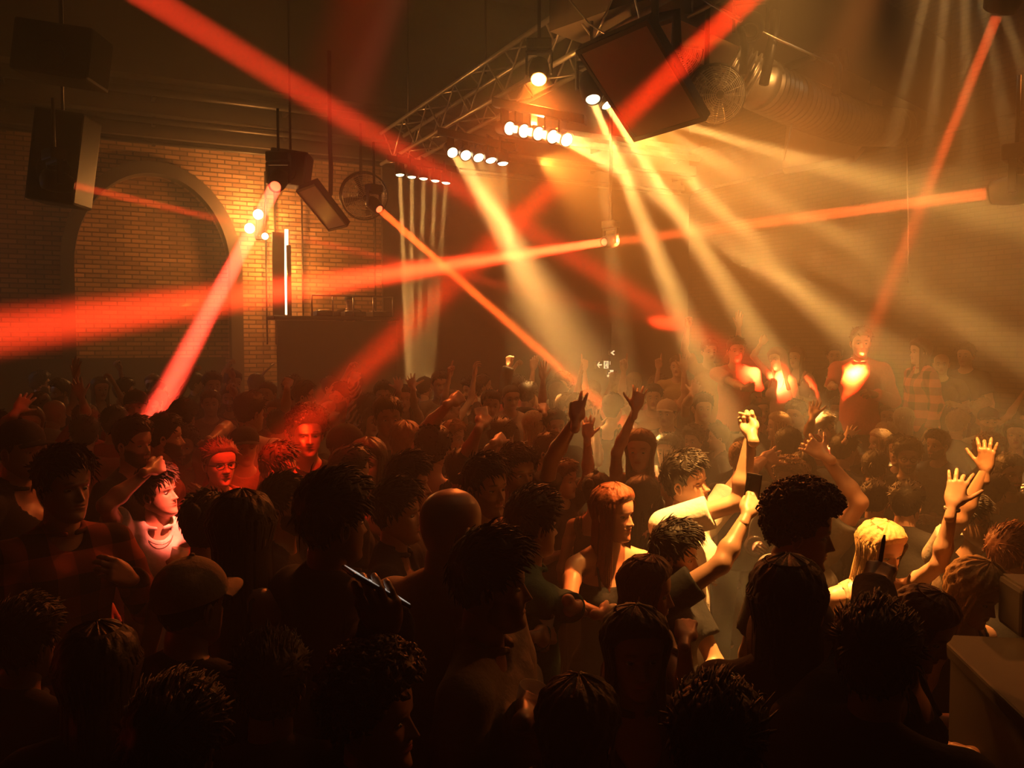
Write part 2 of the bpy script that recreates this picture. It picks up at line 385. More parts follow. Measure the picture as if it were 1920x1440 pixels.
# ------------------------------------------------------------------ head
_z = np.array([0, .006, .015, .028, .042, .058, .075, .09, .105, .12, .135, .15, .168, .185, .2, .213, .224, .231, .235])
_F = np.array([.050, .070, .0775, .077, .0745, .077, .0755, .0735, .0725, .0725, .0775, .0785, .0765, .071, .062, .051, .036, .020, .0])
_B = np.array([.0, .012, .022, .036, .052, .066, .076, .084, .091, .096, .099, .100, .098, .092, .083, .070, .052, .030, .0])
_W = np.array([.018, .028, .038, .048, .055, .060, .064, .067, .069, .071, .0735, .0755, .076, .0735, .067, .056, .041, .024, .0])
def _sm(z, v):
    return (np.interp(z-.004, _z, v)+2*np.interp(z, _z, v)+np.interp(z+.004, _z, v))/4
def g2(x, z, cx, cz, sx, sz): return np.exp(-((x-cx)/sx)**2-((z-cz)/sz)**2)
def head_pos(th, z, fem=0.0, feat=True):
    """surface of the head: th = 0 at the front; arrays"""
    W = _sm(z, _W)*(1-.05*fem*np.clip((.09-z)/.04, 0, 1)); Fz = _sm(z, _F); Bz = _sm(z, _B)
    c, s_ = np.cos(th), np.sin(th)
    x = W*np.sign(s_)*np.abs(s_)**0.88
    y = -np.where(c > 0, Fz*np.abs(c)**0.92, -Bz*np.abs(c)**0.95)
    if feat:
        fr = np.clip(c*1.6, 0, 1); ax = np.abs(x)
        d = -.0105*g2(ax, z, .031, .117, .0175, .010)          # sockets
        d += .0055*g2(ax, z, .030, .1345, .022, .006)*(1-.5*fem)+.0035*g2(ax, z, .031, .1215, .014, .0022)+.002*g2(ax, z, .031, .1105, .014, .002)       # brow
        t = np.clip((.124-z)/.040, 0, 1)
        nose = np.where((z < .128) & (z > .070), (.005+.021*t)*np.exp(-(x/(.006+.0055*t))**2), 0)*np.clip((z-.072)/.010, 0, 1)*np.clip((.130-z)/.010, 0, 1)
        d += nose + .006*g2(ax, z, .0125, .083, .006, .006)
        d += .0045*g2(x, z, 0, .0655, .020, .0045)+.0050*g2(x, z, 0, .0545, .017, .0045)-.0045*g2(x, z, 0, .0600, .022, .0018)
        d += .003*g2(ax, z, .043, .092, .014, .014)+.004*g2(x, z, 0, .018, .016, .010)-.002*g2(x, z, 0, .040, .02, .006)
        y = y-d*fr
    return x, y, z
HRES = {2: (96, 84), 1: (56, 50), 0: (30, 28)}
def head_mesh(lod, fem, beard, hairline_dark=0.0, closed_eyes=False):
    nu, nv = HRES[lod]; t = np.linspace(0, 2*PI, nu, endpoint=False); th = t-.42*np.sin(t)
    v = np.linspace(0, PI, nv); zz = .1175-.1175*np.cos(v)*(1)  # 0 .. .235
    TH, ZZ = np.meshgrid(th, zz); x, y, z = head_pos(TH, ZZ, fem)
    vs = np.stack([x.ravel(), y.ravel(), z.ravel()], 1)
    q = []
    for i in range(nv-1):
        a = i*nu+np.arange(nu); b = i*nu+(np.arange(nu)+1) % nu; q.append(np.stack([a, b, b+nu, a+nu], 1))
    q = np.concatenate(q)
    ax = np.abs(vs[:, 0]); fr = vs[:, 1] < -.03
    paint = np.zeros((len(vs), 4)); paint[:, 3] = 1
    paint[:, 0] = np.where(fr, np.clip(1.5*np.exp(-((ax)/.021)**4-((vs[:, 2]-.0600)/.0085)**2)-.25, 0, 1), 0)*(.75+.2*fem)
    brow = np.where(fr, np.exp(-((ax-.031)/.017)**4-((vs[:, 2]-.1385-.12*(.03-np.abs(ax-.03)))/.0042)**2), 0)*(1-.35*fem)
    bd = 0
    if beard:
        m_ = np.clip((.083+.9*np.maximum(0, ax-.045)-vs[:, 2])/.008, 0, 1)*(vs[:, 1] < .012)
        m_ = m_*np.clip((ax-.0)/.001, 0, 1)*(1-np.where((ax < .02) & (np.abs(vs[:, 2]-.060) < .0075), 1, 0))*(1-np.where((ax < .016) & (vs[:, 2] > .076) & (vs[:, 2] < .1), 1, 0))
        bd = m_*beard
        vs[:, 1] -= np.where(fr, .004*m_*min(1, beard), 0)
    paint[:, 1] = np.clip(np.maximum(brow, bd), 0, 1)
    parts_v = [vs]; parts_q = [q]; pp = [paint]; mi = [np.zeros(len(q), int)]; off = len(vs)
    def add(v_, q_, m_, pt=None):
        nonlocal off
        parts_v.append(v_); parts_q.append(q_+off); off += len(v_); mi.append(np.full(len(q_), m_) if np.isscalar(m_) else m_); p_ = np.zeros((len(v_), 4)); p_[:, 3] = 1
        if pt is not None: p_[:, 1] = pt
        pp.append(p_)
    # eyes
    if lod >= 1:
        for s_ in (-1, 1):
            n1, n2 = (14, 10); a = np.linspace(0, 2*PI, n1, endpoint=False); b = np.linspace(0.001, PI-.001, n2); A, B_ = np.meshgrid(a, b)
            rr = .0118; ex = s_*.0305+rr*np.sin(B_)*np.cos(A); ez = .1165+rr*.55*np.sin(B_)*np.sin(A); ey = -.0572-rr*np.cos(B_)
            vv = np.stack([ex.ravel(), ey.ravel(), ez.ravel()], 1); qq = []; mm = []
            for i in range(n2-1):
                for j in range(n1):
                    qq.append([i*n1+j, (i+1)*n1+j, (i+1)*n1+(j+1) % n1, i*n1+(j+1) % n1]); mm.append(2 if i < 2 and not closed_eyes else (0 if closed_eyes else 1))
            add(vv, np.array(qq), np.array(mm))
    # ears
    if True:
        for s_ in (-1, 1):
            n1, n2 = (18, 8) if lod == 2 else (10, 6)
            a = np.linspace(0, 2*PI, n1, endpoint=False); b = np.linspace(0, 2*PI, n2, endpoint=False); A, B_ = np.meshgrid(a, b, indexing='ij')
            Rr = 1+.0*A; ox = .0045*np.cos(B_); rad = 1-.24+.24*np.sin(B_)*1.0
            ey = .012+.016*np.cos(A)*rad; ez = .108+.0305*np.sin(A)*rad*(1-.12*np.cos(A)); ex = .0705+.0045+.008*np.clip(np.cos(A), 0, 1)+ox+.004*np.sin(A)
            vv = np.stack([(s_*ex).ravel(), ey.ravel(), ez.ravel()], 1); qq = []
            for i in range(n1):
                for j in range(n2):
                    w_ = [i*n2+j, i*n2+(j+1) % n2, ((i+1) % n1)*n2+(j+1) % n2, ((i+1) % n1)*n2+j]; qq.append(w_[::-1] if s_ < 0 else w_)
            add(vv, np.array(qq), 0)
            # inner bowl
            a2 = np.linspace(0, 2*PI, n1, endpoint=False); cc = np.array([[s_*.0705, .010, .106]]); rim = np.stack([s_*(.0735+0*a2), .012+.0135*np.cos(a2), .108+.026*np.sin(a2)], 1)
            vv = np.concatenate([cc, rim]); qq = np.array([[0, 1+i, 1+(i+1) % n1, 1+(i+1) % n1] for i in range(n1)])
            parts_v.append(vv); tri = [[0, 1+i, 1+(i+1) % n1] for i in range(n1)]
            parts_q.append([tuple(off+w for w in (t_ if s_ > 0 else t_[::-1])) for t_ in tri]); mi.append(np.zeros(n1, int)); off += len(vv)
            p_ = np.zeros((len(vv), 4)); p_[:, 3] = 1; pp.append(p_)
    faces = []
    for q_ in parts_q: faces += [tuple(int(w) for w in f) for f in q_]
    return np.concatenate(parts_v), faces, np.concatenate(mi), np.concatenate(pp)

def hairline(th, style):
    """height of the hairline round the head"""
    a = np.abs((th+PI) % (2*PI)-PI)
    pts_a = np.array([0, .45, .8, 1.1, 1.35, 1.55, 1.8, 2.2, 2.7, PI])
    low = {'short': .062, 'long': .03}.get(style, .055)
    pts_z = np.array([.186, .184, .172, .150, .118, .112, .088, low+.012, low, low])
    return np.interp(a, pts_a, pts_z)
def hair_mesh(style, lod, fem, rs):
    """returns verts, faces"""
    V, Fc = [], []; off = 0; capped = style == 'capped'; style = 'fade' if capped else style
    nu = {2: 88, 1: 44, 0: 24}[lod]; nv = {2: 26, 1: 16, 0: 10}[lod]
    th = np.linspace(0, 2*PI, nu, endpoint=False); u = np.linspace(0, 1, nv)
    hl = hairline(th, 'long' if style in ('long', 'bun', 'ponytail', 'wavy') else 'short')
    if style in ('cap', 'buzz'): pass
    TH = np.tile(th, (nv, 1)); ZZ = hl[None, :]+(.235-hl[None, :])*(np.sin(u*PI/2)[:, None])
    x, y, z = head_pos(TH, ZZ, fem, False)
    nrm = np.stack([x, y, (z-.135)*.9], -1); nrm /= np.linalg.norm(nrm, axis=-1, keepdims=True)+1e-9
    top = np.clip((z-.12)/.1, 0, 1); front = np.clip(-y/.08, 0, 1); edge = np.clip(u[:, None]*5, 0, 1)**.6
    base = {'short': .010+.016*top+.012*top*front, 'curly': .018+.024*top+.012*top*front, 'fade': .004+.022*top*top+.010*top*front,
            'long': .014+.006*top, 'wavy': .022+.008*top, 'bun': .010+.004*top, 'ponytail': .010+.004*top, 'buzz': .003+0*top, 'quiff': .006+.024*top+.030*top*front**2}.get(style, .012+.01*top)
    nz = np.zeros_like(x); amp = {'curly': .010, 'wavy': .006, 'buzz': 0, 'bun': .002, 'ponytail': .002}.get(style, .0045)
    ph = rs.uniform(0, 6, 6)
    nz = np.sin(9*TH+ph[0]+8*z/.1)+np.sin(17*TH-5*z/.05+ph[1])+.8*np.sin(29*TH+ph[2]+z/.01*1.3)
    if style == 'curly': nz = nz*.5+1.2*np.sin(23*TH+ph[3]+3*np.sin(z/.01))*np.sin(z/.0075+ph[4]+2*np.sin(11*TH))
    thick = (base+amp*nz*.4)*edge-.002*(1-edge)
    if capped: thick = np.where(z > .15, -.002, thick*.6)
    P = np.stack([x, y, z], -1)+nrm*thick[..., None]
    vs = P.reshape(-1, 3); V.append(vs)
    for i in range(nv-1):
        for j in range(nu):
            a, b = i*nu+j, i*nu+(j+1) % nu; Fc.append((a, b, b+nu, a+nu))
    off = len(vs)
    def clump(pts, w, flat=.6, sides=3):
        nonlocal off
        pts = np.array(pts); n = len(pts); out = []
        for i in range(n):
            t = pts[min(i+1, n-1)]-pts[max(0, i-1)]; t = t/(np.linalg.norm(t)+1e-9)
            c = np.array([pts[i][0], pts[i][1], 0.0]); c = c/(np.linalg.norm(c)+1e-9); s_ = np.cross(t, c); s_ /= (np.linalg.norm(s_)+1e-9); u_ = np.cross(s_, t)
            ww = w*(1-(i/(n-1))**2*.85) if i else w*.8
            for k in range(sides):
                a = 2*PI*k/sides; out.append(pts[i]+s_*ww*math.cos(a)+u_*ww*flat*math.sin(a))
        V.append(np.array(out))
        for i in range(n-1):
            for k in range(sides):
                a, b = off+i*sides+k, off+i*sides+(k+1) % sides; Fc.append((a, b, b+sides, a+sides))
        off += len(out)
    nc = {2: 700, 1: 150, 0: 0}[lod] if not capped else 0
    if style in ('short', 'curly', 'quiff', 'fade', 'bun', 'ponytail') and nc:
        if style in ('bun', 'ponytail', 'fade'): nc = nc//2
        for _ in range(nc):
            i = int(min(nv-2, rs.uniform(.08, 1)*nv)); j = rs.randint(nu); p0 = P[i, j]-nrm[i, j]*.004; n_ = nrm[i, j]
            tt = top[i, j]; f_ = np.array([0, -1.0, .25]) if style in ('short', 'quiff', 'fade') else np.array([0, 1.0, .1])
            fl = f_*tt+np.array([0, -.1, -1.0])*(1-tt); fl = fl-n_*(fl@n_); fl = fl/(np.linalg.norm(fl)+1e-6)
            if style == 'curly':
                fl = rs.normal(size=3); fl = fl-n_*(fl@n_); fl /= np.linalg.norm(fl)+1e-6
                L = rs.uniform(.014, .026); side = np.cross(n_, fl)
                pts = [p0+n_*.002, p0+fl*L*.4+n_*.010, p0+fl*L*.7+side*L*.5+n_*.011, p0+fl*L*.3+side*L*.8+n_*.003]
                clump(pts, rs.uniform(.005, .0085), .9)
            else:
                L = rs.uniform(.016, .032)*(1+.3*tt); fl = fl+rs.normal(size=3)*.2; up_ = .22*tt+.04
                pts = [p0, p0+fl*L*.4+n_*L*up_*.6, p0+fl*L*.8+n_*L*up_*.75, p0+fl*L*1.1+n_*L*up_*.5]
                clump(pts, rs.uniform(.004, .007), .4)
    if style in ('long', 'wavy'):
        L = .30 if style == 'long' else .26; n2 = {2: 22, 1: 14, 0: 8}[lod]; na = {2: 44, 1: 26, 0: 14}[lod]
        an = np.linspace(R(62), R(298), na); vv = np.linspace(0, 1, n2)
        rows = []
        for side in (0, 1):
            for v_ in vv:
                zc = .15-v_*(.15+L-.04)
                rr = np.interp(v_, [0, .3, .5, .7, 1], [.095, .098, .100, .118, .125])-(0 if side == 0 else np.interp(v_, [0, .15, 1], [.03, .022, .030]))
                wig = .003*np.sin(19*an+ph[0])+.002*np.sin(37*an+ph[1])+(.007*np.sin(6*an+14*v_+ph[2]) if style == 'wavy' else .003*np.sin(5*an+6*v_))
                r_ = (rr+wig*(1 if side == 0 else .2))*(1-.12*np.abs(np.sin(an)))*(1.0+(.05 if side == 0 and v_ > .8 else 0))
                hx = np.sin(an)*r_*.93; hy = -np.cos(an)*r_+.004
                # the front curtains hang nearly straight
                rows.append(np.stack([hx, hy, np.full(na, zc)+.012*np.sin(8*an+ph[3])*(v_ > .9)], 1))
        vs = np.concatenate(rows); V.append(vs)
        def idx(side, i, j): return off+(side*n2+i)*na+j
        for i in range(n2-1):
            for j in range(na-1):
                Fc.append((idx(0, i, j), idx(0, i, j+1), idx(0, i+1, j+1), idx(0, i+1, j))); Fc.append((idx(1, i, j), idx(1, i+1, j), idx(1, i+1, j+1), idx(1, i, j+1)))
            Fc.append((idx(0, i, 0), idx(0, i+1, 0), idx(1, i+1, 0), idx(1, i, 0))); Fc.append((idx(0, i, na-1), idx(1, i, na-1), idx(1, i+1, na-1), idx(0, i+1, na-1)))
        for j in range(na-1):
            Fc.append((idx(0, n2-1, j), idx(0, n2-1, j+1), idx(1, n2-1, j+1), idx(1, n2-1, j))); Fc.append((idx(0, 0, j), idx(1, 0, j), idx(1, 0, j+1), idx(0, 0, j+1)))
        off += len(vs)
        for _ in range({2: 230, 1: 60, 0: 0}[lod]):
            a = rs.uniform(R(60), R(300)); L2 = L*rs.uniform(.7, 1.08); w0 = rs.uniform(0, 6)
            pts = []
            for v_ in np.linspace(0, 1, 8):
                zc = .222-v_*(.222+L2-.05); aa = a+.04*math.sin(5*v_+w0)
                q_ = .15-zc; vb = min(1, max(0, q_/(.11+L))); rr = np.interp(vb, [0, .3, .5, .7, 1], [.095, .098, .100, .118, .125])+.001
                r_ = rr*(1-.12*abs(math.sin(aa)))+(.006*math.sin(14*v_+w0) if style == 'wavy' else 0)
                pl = np.array([math.sin(aa)*r_*.93, -math.cos(aa)*r_+.004, zc])
                hx_, hy_, hz_ = head_pos(np.array([aa]), np.array([max(zc, .1)]), fem, False); pu = np.array([hx_[0], hy_[0], hz_[0]]); nn = np.array([pu[0], pu[1], (pu[2]-.135)*.9]); nn /= np.linalg.norm(nn)+1e-6
                pu = pu+nn*.022; pu[2] = zc if zc < .2 else pu[2]; mixv = min(1, max(0, (zc-.10)/.05)); pts.append(pl*(1-mixv)+pu*mixv)
            clump(pts, rs.uniform(.006, .011), .3)
    if style in ('bun', 'ponytail'):
        n1, n2 = 16, 10; a = np.linspace(0, 2*PI, n1, endpoint=False); b = np.linspace(0, PI, n2); A, B_ = np.meshgrid(a, b)
        r_ = .036*(1+.08*np.sin(6*A+4*B_)); c = np.array([0, .10, .185]); rr = (1, .8, 1)
        if style == 'ponytail': c = np.array([0, .118, .10]); rr = (.75, .65, 2.9)
        vs = np.stack([c[0]+rr[0]*r_*np.sin(B_)*np.cos(A), c[1]+rr[1]*r_*np.sin(B_)*np.sin(A), c[2]-rr[2]*r_*np.cos(B_)], -1).reshape(-1, 3); V.append(vs)
        for i in range(n2-1):
            for j in range(n1): Fc.append((off+i*n1+j, off+i*n1+(j+1) % n1, off+(i+1)*n1+(j+1) % n1, off+(i+1)*n1+j))
        off += len(vs)
    return np.concatenate(V), Fc
def cap_mesh(lod):
    mb = MB(); nu = 40 if lod else 20; nv = 14 if lod else 8; V = []
    th = np.linspace(0, 2*PI, nu, endpoint=False); u = np.linspace(0, 1, nv); z0 = np.interp(np.abs((th+PI) % (2*PI)-PI), [0, 1.2, PI], [.165, .15, .125])
    for i, u_ in enumerate(u):
        z_ = z0+(.236-z0)*math.sin(u_*PI/2); x, y, z = head_pos(th, z_, 0, False); n_ = np.stack([x, y, z-.14], 1); n_ /= np.linalg.norm(n_, axis=1, keepdims=True)+1e-9
        p = np.stack([x, y, z], 1)+n_*(.012+.008*u_); V += [tuple(q) for q in p]
    fs = [(i*nu+j, i*nu+(j+1) % nu, (i+1)*nu+(j+1) % nu, (i+1)*nu+j) for i in range(nv-1) for j in range(nu)]
    mb.add(V, fs, True)
    # curved brim
    B_ = []; na, nr = 17, 5
    for i in range(nr):
        for j in range(na):
            a = R(-62)+R(124)*j/(na-1); r_ = i/(nr-1); ext = .062*r_*math.cos(a*.85)
            B_.append((math.sin(a)*(.083+ext*.25), -.004-math.cos(a)*(.088+ext), .168-.010*r_-.016*math.sin(a)**2-.004*(abs(a) > .9)))
    top = len(B_); B_ = B_+[(x, y, z-.004) for x, y, z in B_]
    f2 = []
    for i in range(nr-1):
        for j in range(na-1):
            a = i*na+j; f2.append((a, a+na, a+na+1, a+1)); f2.append((top+a, top+a+1, top+a+na+1, top+a+na))
    for j in range(na-1): a = (nr-1)*na+j; f2.append((a, a+top, a+top+1, a+1))
    mb.add(B_, f2, True); mb.lathe([(.008, .255), (.006, .260), (0, .261)], 8)
    return mb

# ------------------------------------------------------------------ hands
HANDPOSE = {   # curl per joint (index, middle, ring, little), spread, thumb (out angle, curl)
 'open':   ([(4, 8, 4), (2, 6, 4), (5, 8, 5), (10, 12, 6)], 9, (42, 8)),
 'wide':   ([(-4, 5, 3), (-4, 5, 3), (0, 6, 4), (4, 8, 5)], 15, (58, 2)),
 'relax':  ([(18, 26, 14), (26, 34, 18), (34, 40, 22), (42, 44, 24)], 4, (28, 22)),
 'half':   ([(28, 50, 30), (40, 60, 35), (50, 64, 38), (58, 66, 40)], 3, (20, 38)),
 'fist':   ([(78, 95, 60), (80, 98, 62), (82, 98, 62), (84, 96, 60)], 1, (8, 62)),
 'point':  ([(4, 8, 5), (68, 85, 50), (76, 92, 55), (80, 92, 55)], 3, (22, 50)),
 'two':    ([(2, 6, 4), (6, 10, 5), (70, 90, 55), (76, 92, 55)], 10, (12, 60)),
 'cup':    ([(38, 42, 26), (42, 44, 28), (46, 46, 28), (50, 46, 28)], 3, (30, 42)),
 'wave':   ([(12, 20, 10), (30, 30, 18), (10, 18, 10), (-2, 10, 6)], 13, (50, 12)),
}
def hand_mesh(Mh, side, pose, s, h, fem):
    """Mh maps hand space to person space; side=+1 puts the thumb on +Y"""
    cur, spread, (tout, tcurl) = HANDPOSE[pose]; g = .9 if fem else 1.0
    f = Field(h, (-.075*s, -.11*s, -.15*s), (.20*s, .11*s, .06*s))
    def T(p): return V3(p[0]*s, p[1]*s*side, p[2]*s)
    kn = [(.088, .027), (.092, .008), (.087, -.011), (.078, -.028)]
    f.cone(T((-.055, 0, 0)), T((.0, 0, 0)), .0225*s*g, .0205*s*g, .01)
    f.cone(T((.0, .009, 0)), T((.02, .016, 0)), .017*s*g, .015*s*g, .012); f.cone(T((.0, -.009, 0)), T((.02, -.016, 0)), .017*s*g, .014*s*g, .012)
    for i, (kx, ky) in enumerate(kn):
        f.cone(T((.012, ky*.55, 0)), T((kx, ky, .001)), .0135*s*g, .0112*s*g, .012)
    f.ell(T((.035, .026, -.010)), (.028*s, .016*s, .014*s), .012); f.ell(T((.04, -.024, -.008)), (.03*s, .012*s, .012*s), .012)
    Ls = [.070, .078, .072, .056]; rr = [.0088, .009, .0085, .0074]
    palm = f.a.copy()
    def chain(p, d, up, lens_, rads, curls):
        nonlocal palm
        ff = Field.__new__(Field); ff.h = f.h; ff.lo = f.lo; ff.n = f.n; ff.ax = f.ax; ff.a = np.full(f.n, 1.0, np.float32)
        for k in range(len(lens_)):
            axis = d.cross(up).normalized(); rot_ = Matrix.Rotation(-R(curls[k]), 3, axis); d = rot_ @ d; up = rot_ @ up
            q = p+d*lens_[k]; ff.cone(T(p), T(q), rads[k]*s*g, rads[k+1]*s*g, .003); p = q
        hh = np.clip(0.5+0.5*(f.a-ff.a)/.006, 0, 1); r_ = f.a*(1-hh)+ff.a*hh-.006*hh*(1-hh)
        palm = np.minimum(palm, r_)
    for i in range(4):
        kx, ky = kn[i]; sp = R(spread*(1.5-i)*.75); d = Vector((math.cos(sp), math.sin(sp), 0)); L = Ls[i]; r_ = rr[i]
        chain(Vector((kx-.004, ky, .001)), d, Vector((0, 0, 1)), [L*.46, L*.30, L*.24], [r_*1.08, r_, r_*.92, r_*.78], cur[i])
    to = R(tout); d = Vector((math.cos(to), math.sin(to), -.25)).normalized(); up = Vector((-.3, .35, .9)); up = (up-d*up.dot(d)).normalized()
    axis_c = [tcurl*.25, tcurl*.6, tcurl*.7]
    # the thumb closes towards the fingers (round the palm normal)
    p = Vector((.018, .022, -.006)); ff = Field.__new__(Field); ff.h = f.h; ff.lo = f.lo; ff.n = f.n; ff.ax = f.ax; ff.a = np.full(f.n, 1.0, np.float32)
    rads = [.0125, .0098, .0090, .0072]; lens_ = [.040, .032, .026]
    for k in range(3):
        rot_ = Matrix.Rotation(-R(axis_c[k]), 3, Vector((0, .35, 1)).normalized()) @ Matrix.Rotation(R(axis_c[k]*.55), 3, Vector((0, 1, 0))); d = rot_ @ d
        q = p+d*lens_[k]; ff.cone(T(p), T(q), rads[k]*s*g, rads[k+1]*s*g, .003); p = q
    hh = np.clip(0.5+0.5*(f.a-ff.a)/.010, 0, 1); r_ = f.a*(1-hh)+ff.a*hh-.010*hh*(1-hh); palm = np.minimum(palm, r_)
    f.a = palm; v, q = f.mesh()
    if side < 0: pass
    Mn = np.array(Mh.to_3x3()); t = np.array(Mh.translation); v = v @ Mn.T+t
    return v, q

# ------------------------------------------------------------------ a whole person
TOPS = {}
def ray_solve(S, L, px, py, sgn, stretch=1.16):
    r = ray(px, py).normalized(); oc = CAM-S; b = oc.dot(r); c = oc.dot(oc)-L*L; disc = b*b-c
    if disc < 0:
        p = CAM+r*(-b); dd = (p-S).length
        if dd <= L*stretch: return p
        return S+(p-S)*(L*stretch/dd)
    return CAM+r*(-b+sgn*math.sqrt(disc))
def persp(hx, hy, hh, H=None):
    """depth and standing height of a person from the head's place in the picture"""
    top = hy-hh/2; d = .235*FPX/hh
    return d, at(hx, top, d).z
def solve_d(spec, floor_z=0.0):
    hx, hy, hh = spec['h']; d, Hz = persp(hx, hy, hh); H = Hz-floor_z
    lo, hi = spec.get('Hr', (1.52, 1.93) if not spec.get('fem') else (1.48, 1.80))
    if H < lo or H > hi:
        H2 = min(max(H, lo), hi); top = hy-hh/2
        for _ in range(12):
            zt = at(hx, top, d).z-floor_z; dd = at(hx, top, d*1.01).z-floor_z-zt
            if abs(dd) < 1e-6: break
            d += (H2-zt)/dd*.01*d*.9
            if d < .9 or d > 15: break
        d = min(max(d, .9), 12.9)
    return d
def spread_out(specs, floor_z=0.0, gap=.42):
    """people stand clear of each other: shift them a little along their line of sight"""
    for sp in specs: sp['d'] = solve_d(sp, floor_z); sp['_d0'] = sp['d']
    for _ in range(60):
        mv = False
        for i, a in enumerate(specs):
            for b in specs[:i]:
                pa, pb = at(a['h'][0], a['h'][1], a['d']), at(b['h'][0], b['h'][1], b['d']); q = math.hypot(pa.x-pb.x, pa.y-pb.y)
                if q < gap:
                    far, near = (a, b) if a['h'][1]-a['h'][2]/2 < b['h'][1]-b['h'][2]/2 else (b, a)
                    st = (gap-q)*.35
                    if far['d'] < far['_d0']*1.16 and far['d'] < 12.9: far['d'] += st; mv = True
                    if near['d'] > near['_d0']*.88: near['d'] -= st; mv = True
        if not mv: break
class Person: pass
def make_person(spec, floor_z=0.0):
    """spec: dict(h=(x,y,height in px), face, body, ...) -> builds a standing person"""
    hx, hy, hh = spec['h']; lod = spec.get('lod', 2); fem = 1.0 if spec.get('fem') else 0.0
    rs = np.random.RandomState(spec.get('seed', int(hx*7+hy*13) % 9973))
    d = spec['d'] if 'd' in spec else solve_d(spec, floor_z)
    H = at(hx, hy-hh/2, d).z-floor_z
    s = H/1.75; spec['_d'] = d; spec['_H'] = H
    hc = at(hx, hy, d)                                   # centre of the head
    dirc = (CAM-hc); base = math.atan2(dirc.y, dirc.x)+PI/2      # yaw that turns local -Y to the camera
    fy = spec.get('face', 0); by = spec.get('body', fy)
    bodyrot = base+R(by)
    lean = spec.get('lean', (3, 0)); pitch = spec.get('pitch', 0); roll = spec.get('roll', 0)
    # torso transform in person space (feet at origin)
    pel = Vector((0, 0, .93*s)); TL = rotm('X', lean[0]) @ rotm('Y', lean[1])
    def tor(p): p = Vector(p)*s; return pel+TL @ (p-pel)
    neck0 = tor((0, .015, 1.44)); 
    Hrot = rotm('Z', fy-by) @ rotm('Y', roll) @ rotm('X', -pitch)
    pivot = tor((0, .012, 1.545))
    hs = s*spec.get('hscale', 1.0)
    horg = pivot+Hrot @ (Vector((0, -.022, -.035))*hs)          # chin level origin of the head
    headM = Matrix.Translation(horg) @ (Hrot.to_4x4() @ Matrix.Scale(hs, 4))
    # world placement: feet under the head
    Rz = Matrix.Rotation(bodyrot, 3, 'Z'); hcen = horg+Hrot @ (Vector((0, -.0, .1175))*hs)
    foot = hc-Rz @ hcen; foot.z = floor_z
    W = Matrix.Translation(foot) @ Rz.to_4x4(); Wi = W.inverted()
    # arms -------------------------------------------------------------
    bw = .168 if fem else .185; ar = .84 if fem else 1.0; ar *= spec.get('build', 1.0)
    arms = {}
    shp = {}
    for sd in (-1, 1): shp[sd] = tor((sd*bw, .0, 1.41))
    def imgx(p): q = W @ p-CAM; return q.dot(RT)/q.dot(FW)
    il = -1 if imgx(shp[-1]) < imgx(shp[1]) else 1
    given = {il: spec.get('il'), -il: spec.get('ir')}
    UA, FA = .285*s, .255*s
    for sd in (-1, 1):
        a = given[sd]; S = shp[sd].copy()
        if isinstance(a, dict):
            up_ = at(a['e'][0], a['e'][1], d)-W @ S
            if up_.z > 0: S = S+Vector((-sd*.022*s, 0, .045*s))
            E_ = ray_solve(W @ S, UA, *a['e'], a.get('ez', -1)); Wr = ray_solve(E_, FA, *a['w'], a.get('wz', -1)); Tp = ray_solve(Wr, .17*s, *a['t'], a.get('tz', 1), 1.0)
            E_, Wr, Tp = Wi @ E_, Wi @ Wr, Wi @ Tp; hd = (Tp-Wr).normalized(); pose = a.get('p', 'relax')
            pn = Wi.to_3x3() @ (CAM-W @ Wr).normalized(); 
            back = pn*(1 if not a.get('palm') else -1)
            if a.get('edge'): back = hd.cross(pn)*a['edge']
            pose_roll = a.get('roll', 0)
        else:
            a = a or ('down' if rs.rand() < .6 else 'bent')
            out = sd
            if a == 'down': E_ = S+Vector((out*.06, .03, -.275)).normalized()*UA; Wr = E_+Vector((out*.0, -.07, -.245)).normalized()*FA; hd = Vector((0, -.15, -1)).normalized(); back = Vector((out, 0, 0)); pose = 'relax'
            elif a == 'bent': E_ = S+Vector((out*.09, .04, -.27)).normalized()*UA; Wr = E_+Vector((-out*.12, -.2, .06)).normalized()*FA; hd = Vector((-out*.5, -.8, .15)).normalized(); back = Vector((out*.8, -.2, .5)); pose = 'half'
            elif a == 'chest': E_ = S+Vector((out*.10, -.03, -.26)).normalized()*UA; Wr = E_+Vector((-out*.14, -.13, .16)).normalized()*FA; hd = Vector((-out*.7, -.2, .5)).normalized(); back = Vector((0, -1, .2)); pose = 'cup'
            elif a == 'up': E_ = S+Vector((out*.12, -.08, .25)).normalized()*UA; Wr = E_+Vector((-out*.02, -.05, .25)).normalized()*FA; hd = Vector((0, -.1, 1)).normalized(); back = Vector((0, 1, 0)); pose = rs.choice(['open', 'relax', 'wave', 'fist', 'point']); S = S+Vector((-sd*.022*s, 0, .045*s))
            elif a == 'upf': E_ = S+Vector((out*.06, -.2, .18)).normalized()*UA; Wr = E_+Vector((-out*.02, -.12, .22)).normalized()*FA; hd = Vector((0, -.5, .85)).normalized(); back = Vector((0, .8, .5)); pose = rs.choice(['open', 'relax', 'half', 'point']); S = S+Vector((-sd*.022*s, 0, .03*s))
            pose_roll = 0
        hd = hd.normalized(); zz_ = (back-hd*back.dot(hd)).normalized(); yy_ = zz_.cross(hd).normalized()
        # thumb side: palm faces -Z; for the right hand (sd=-1 when facing -Y) thumb on +Y or -Y
        ts = 1 if sd < 0 else -1
        Mh = Matrix((hd, yy_, zz_)).transposed().to_4x4(); Mh.translation = Wr
        if pose_roll: Mh = Mh @ Matrix.Rotation(R(pose_roll), 4, 'X')
        arms[sd] = (S, E_, Wr, hd, Mh, pose, ts, ar)
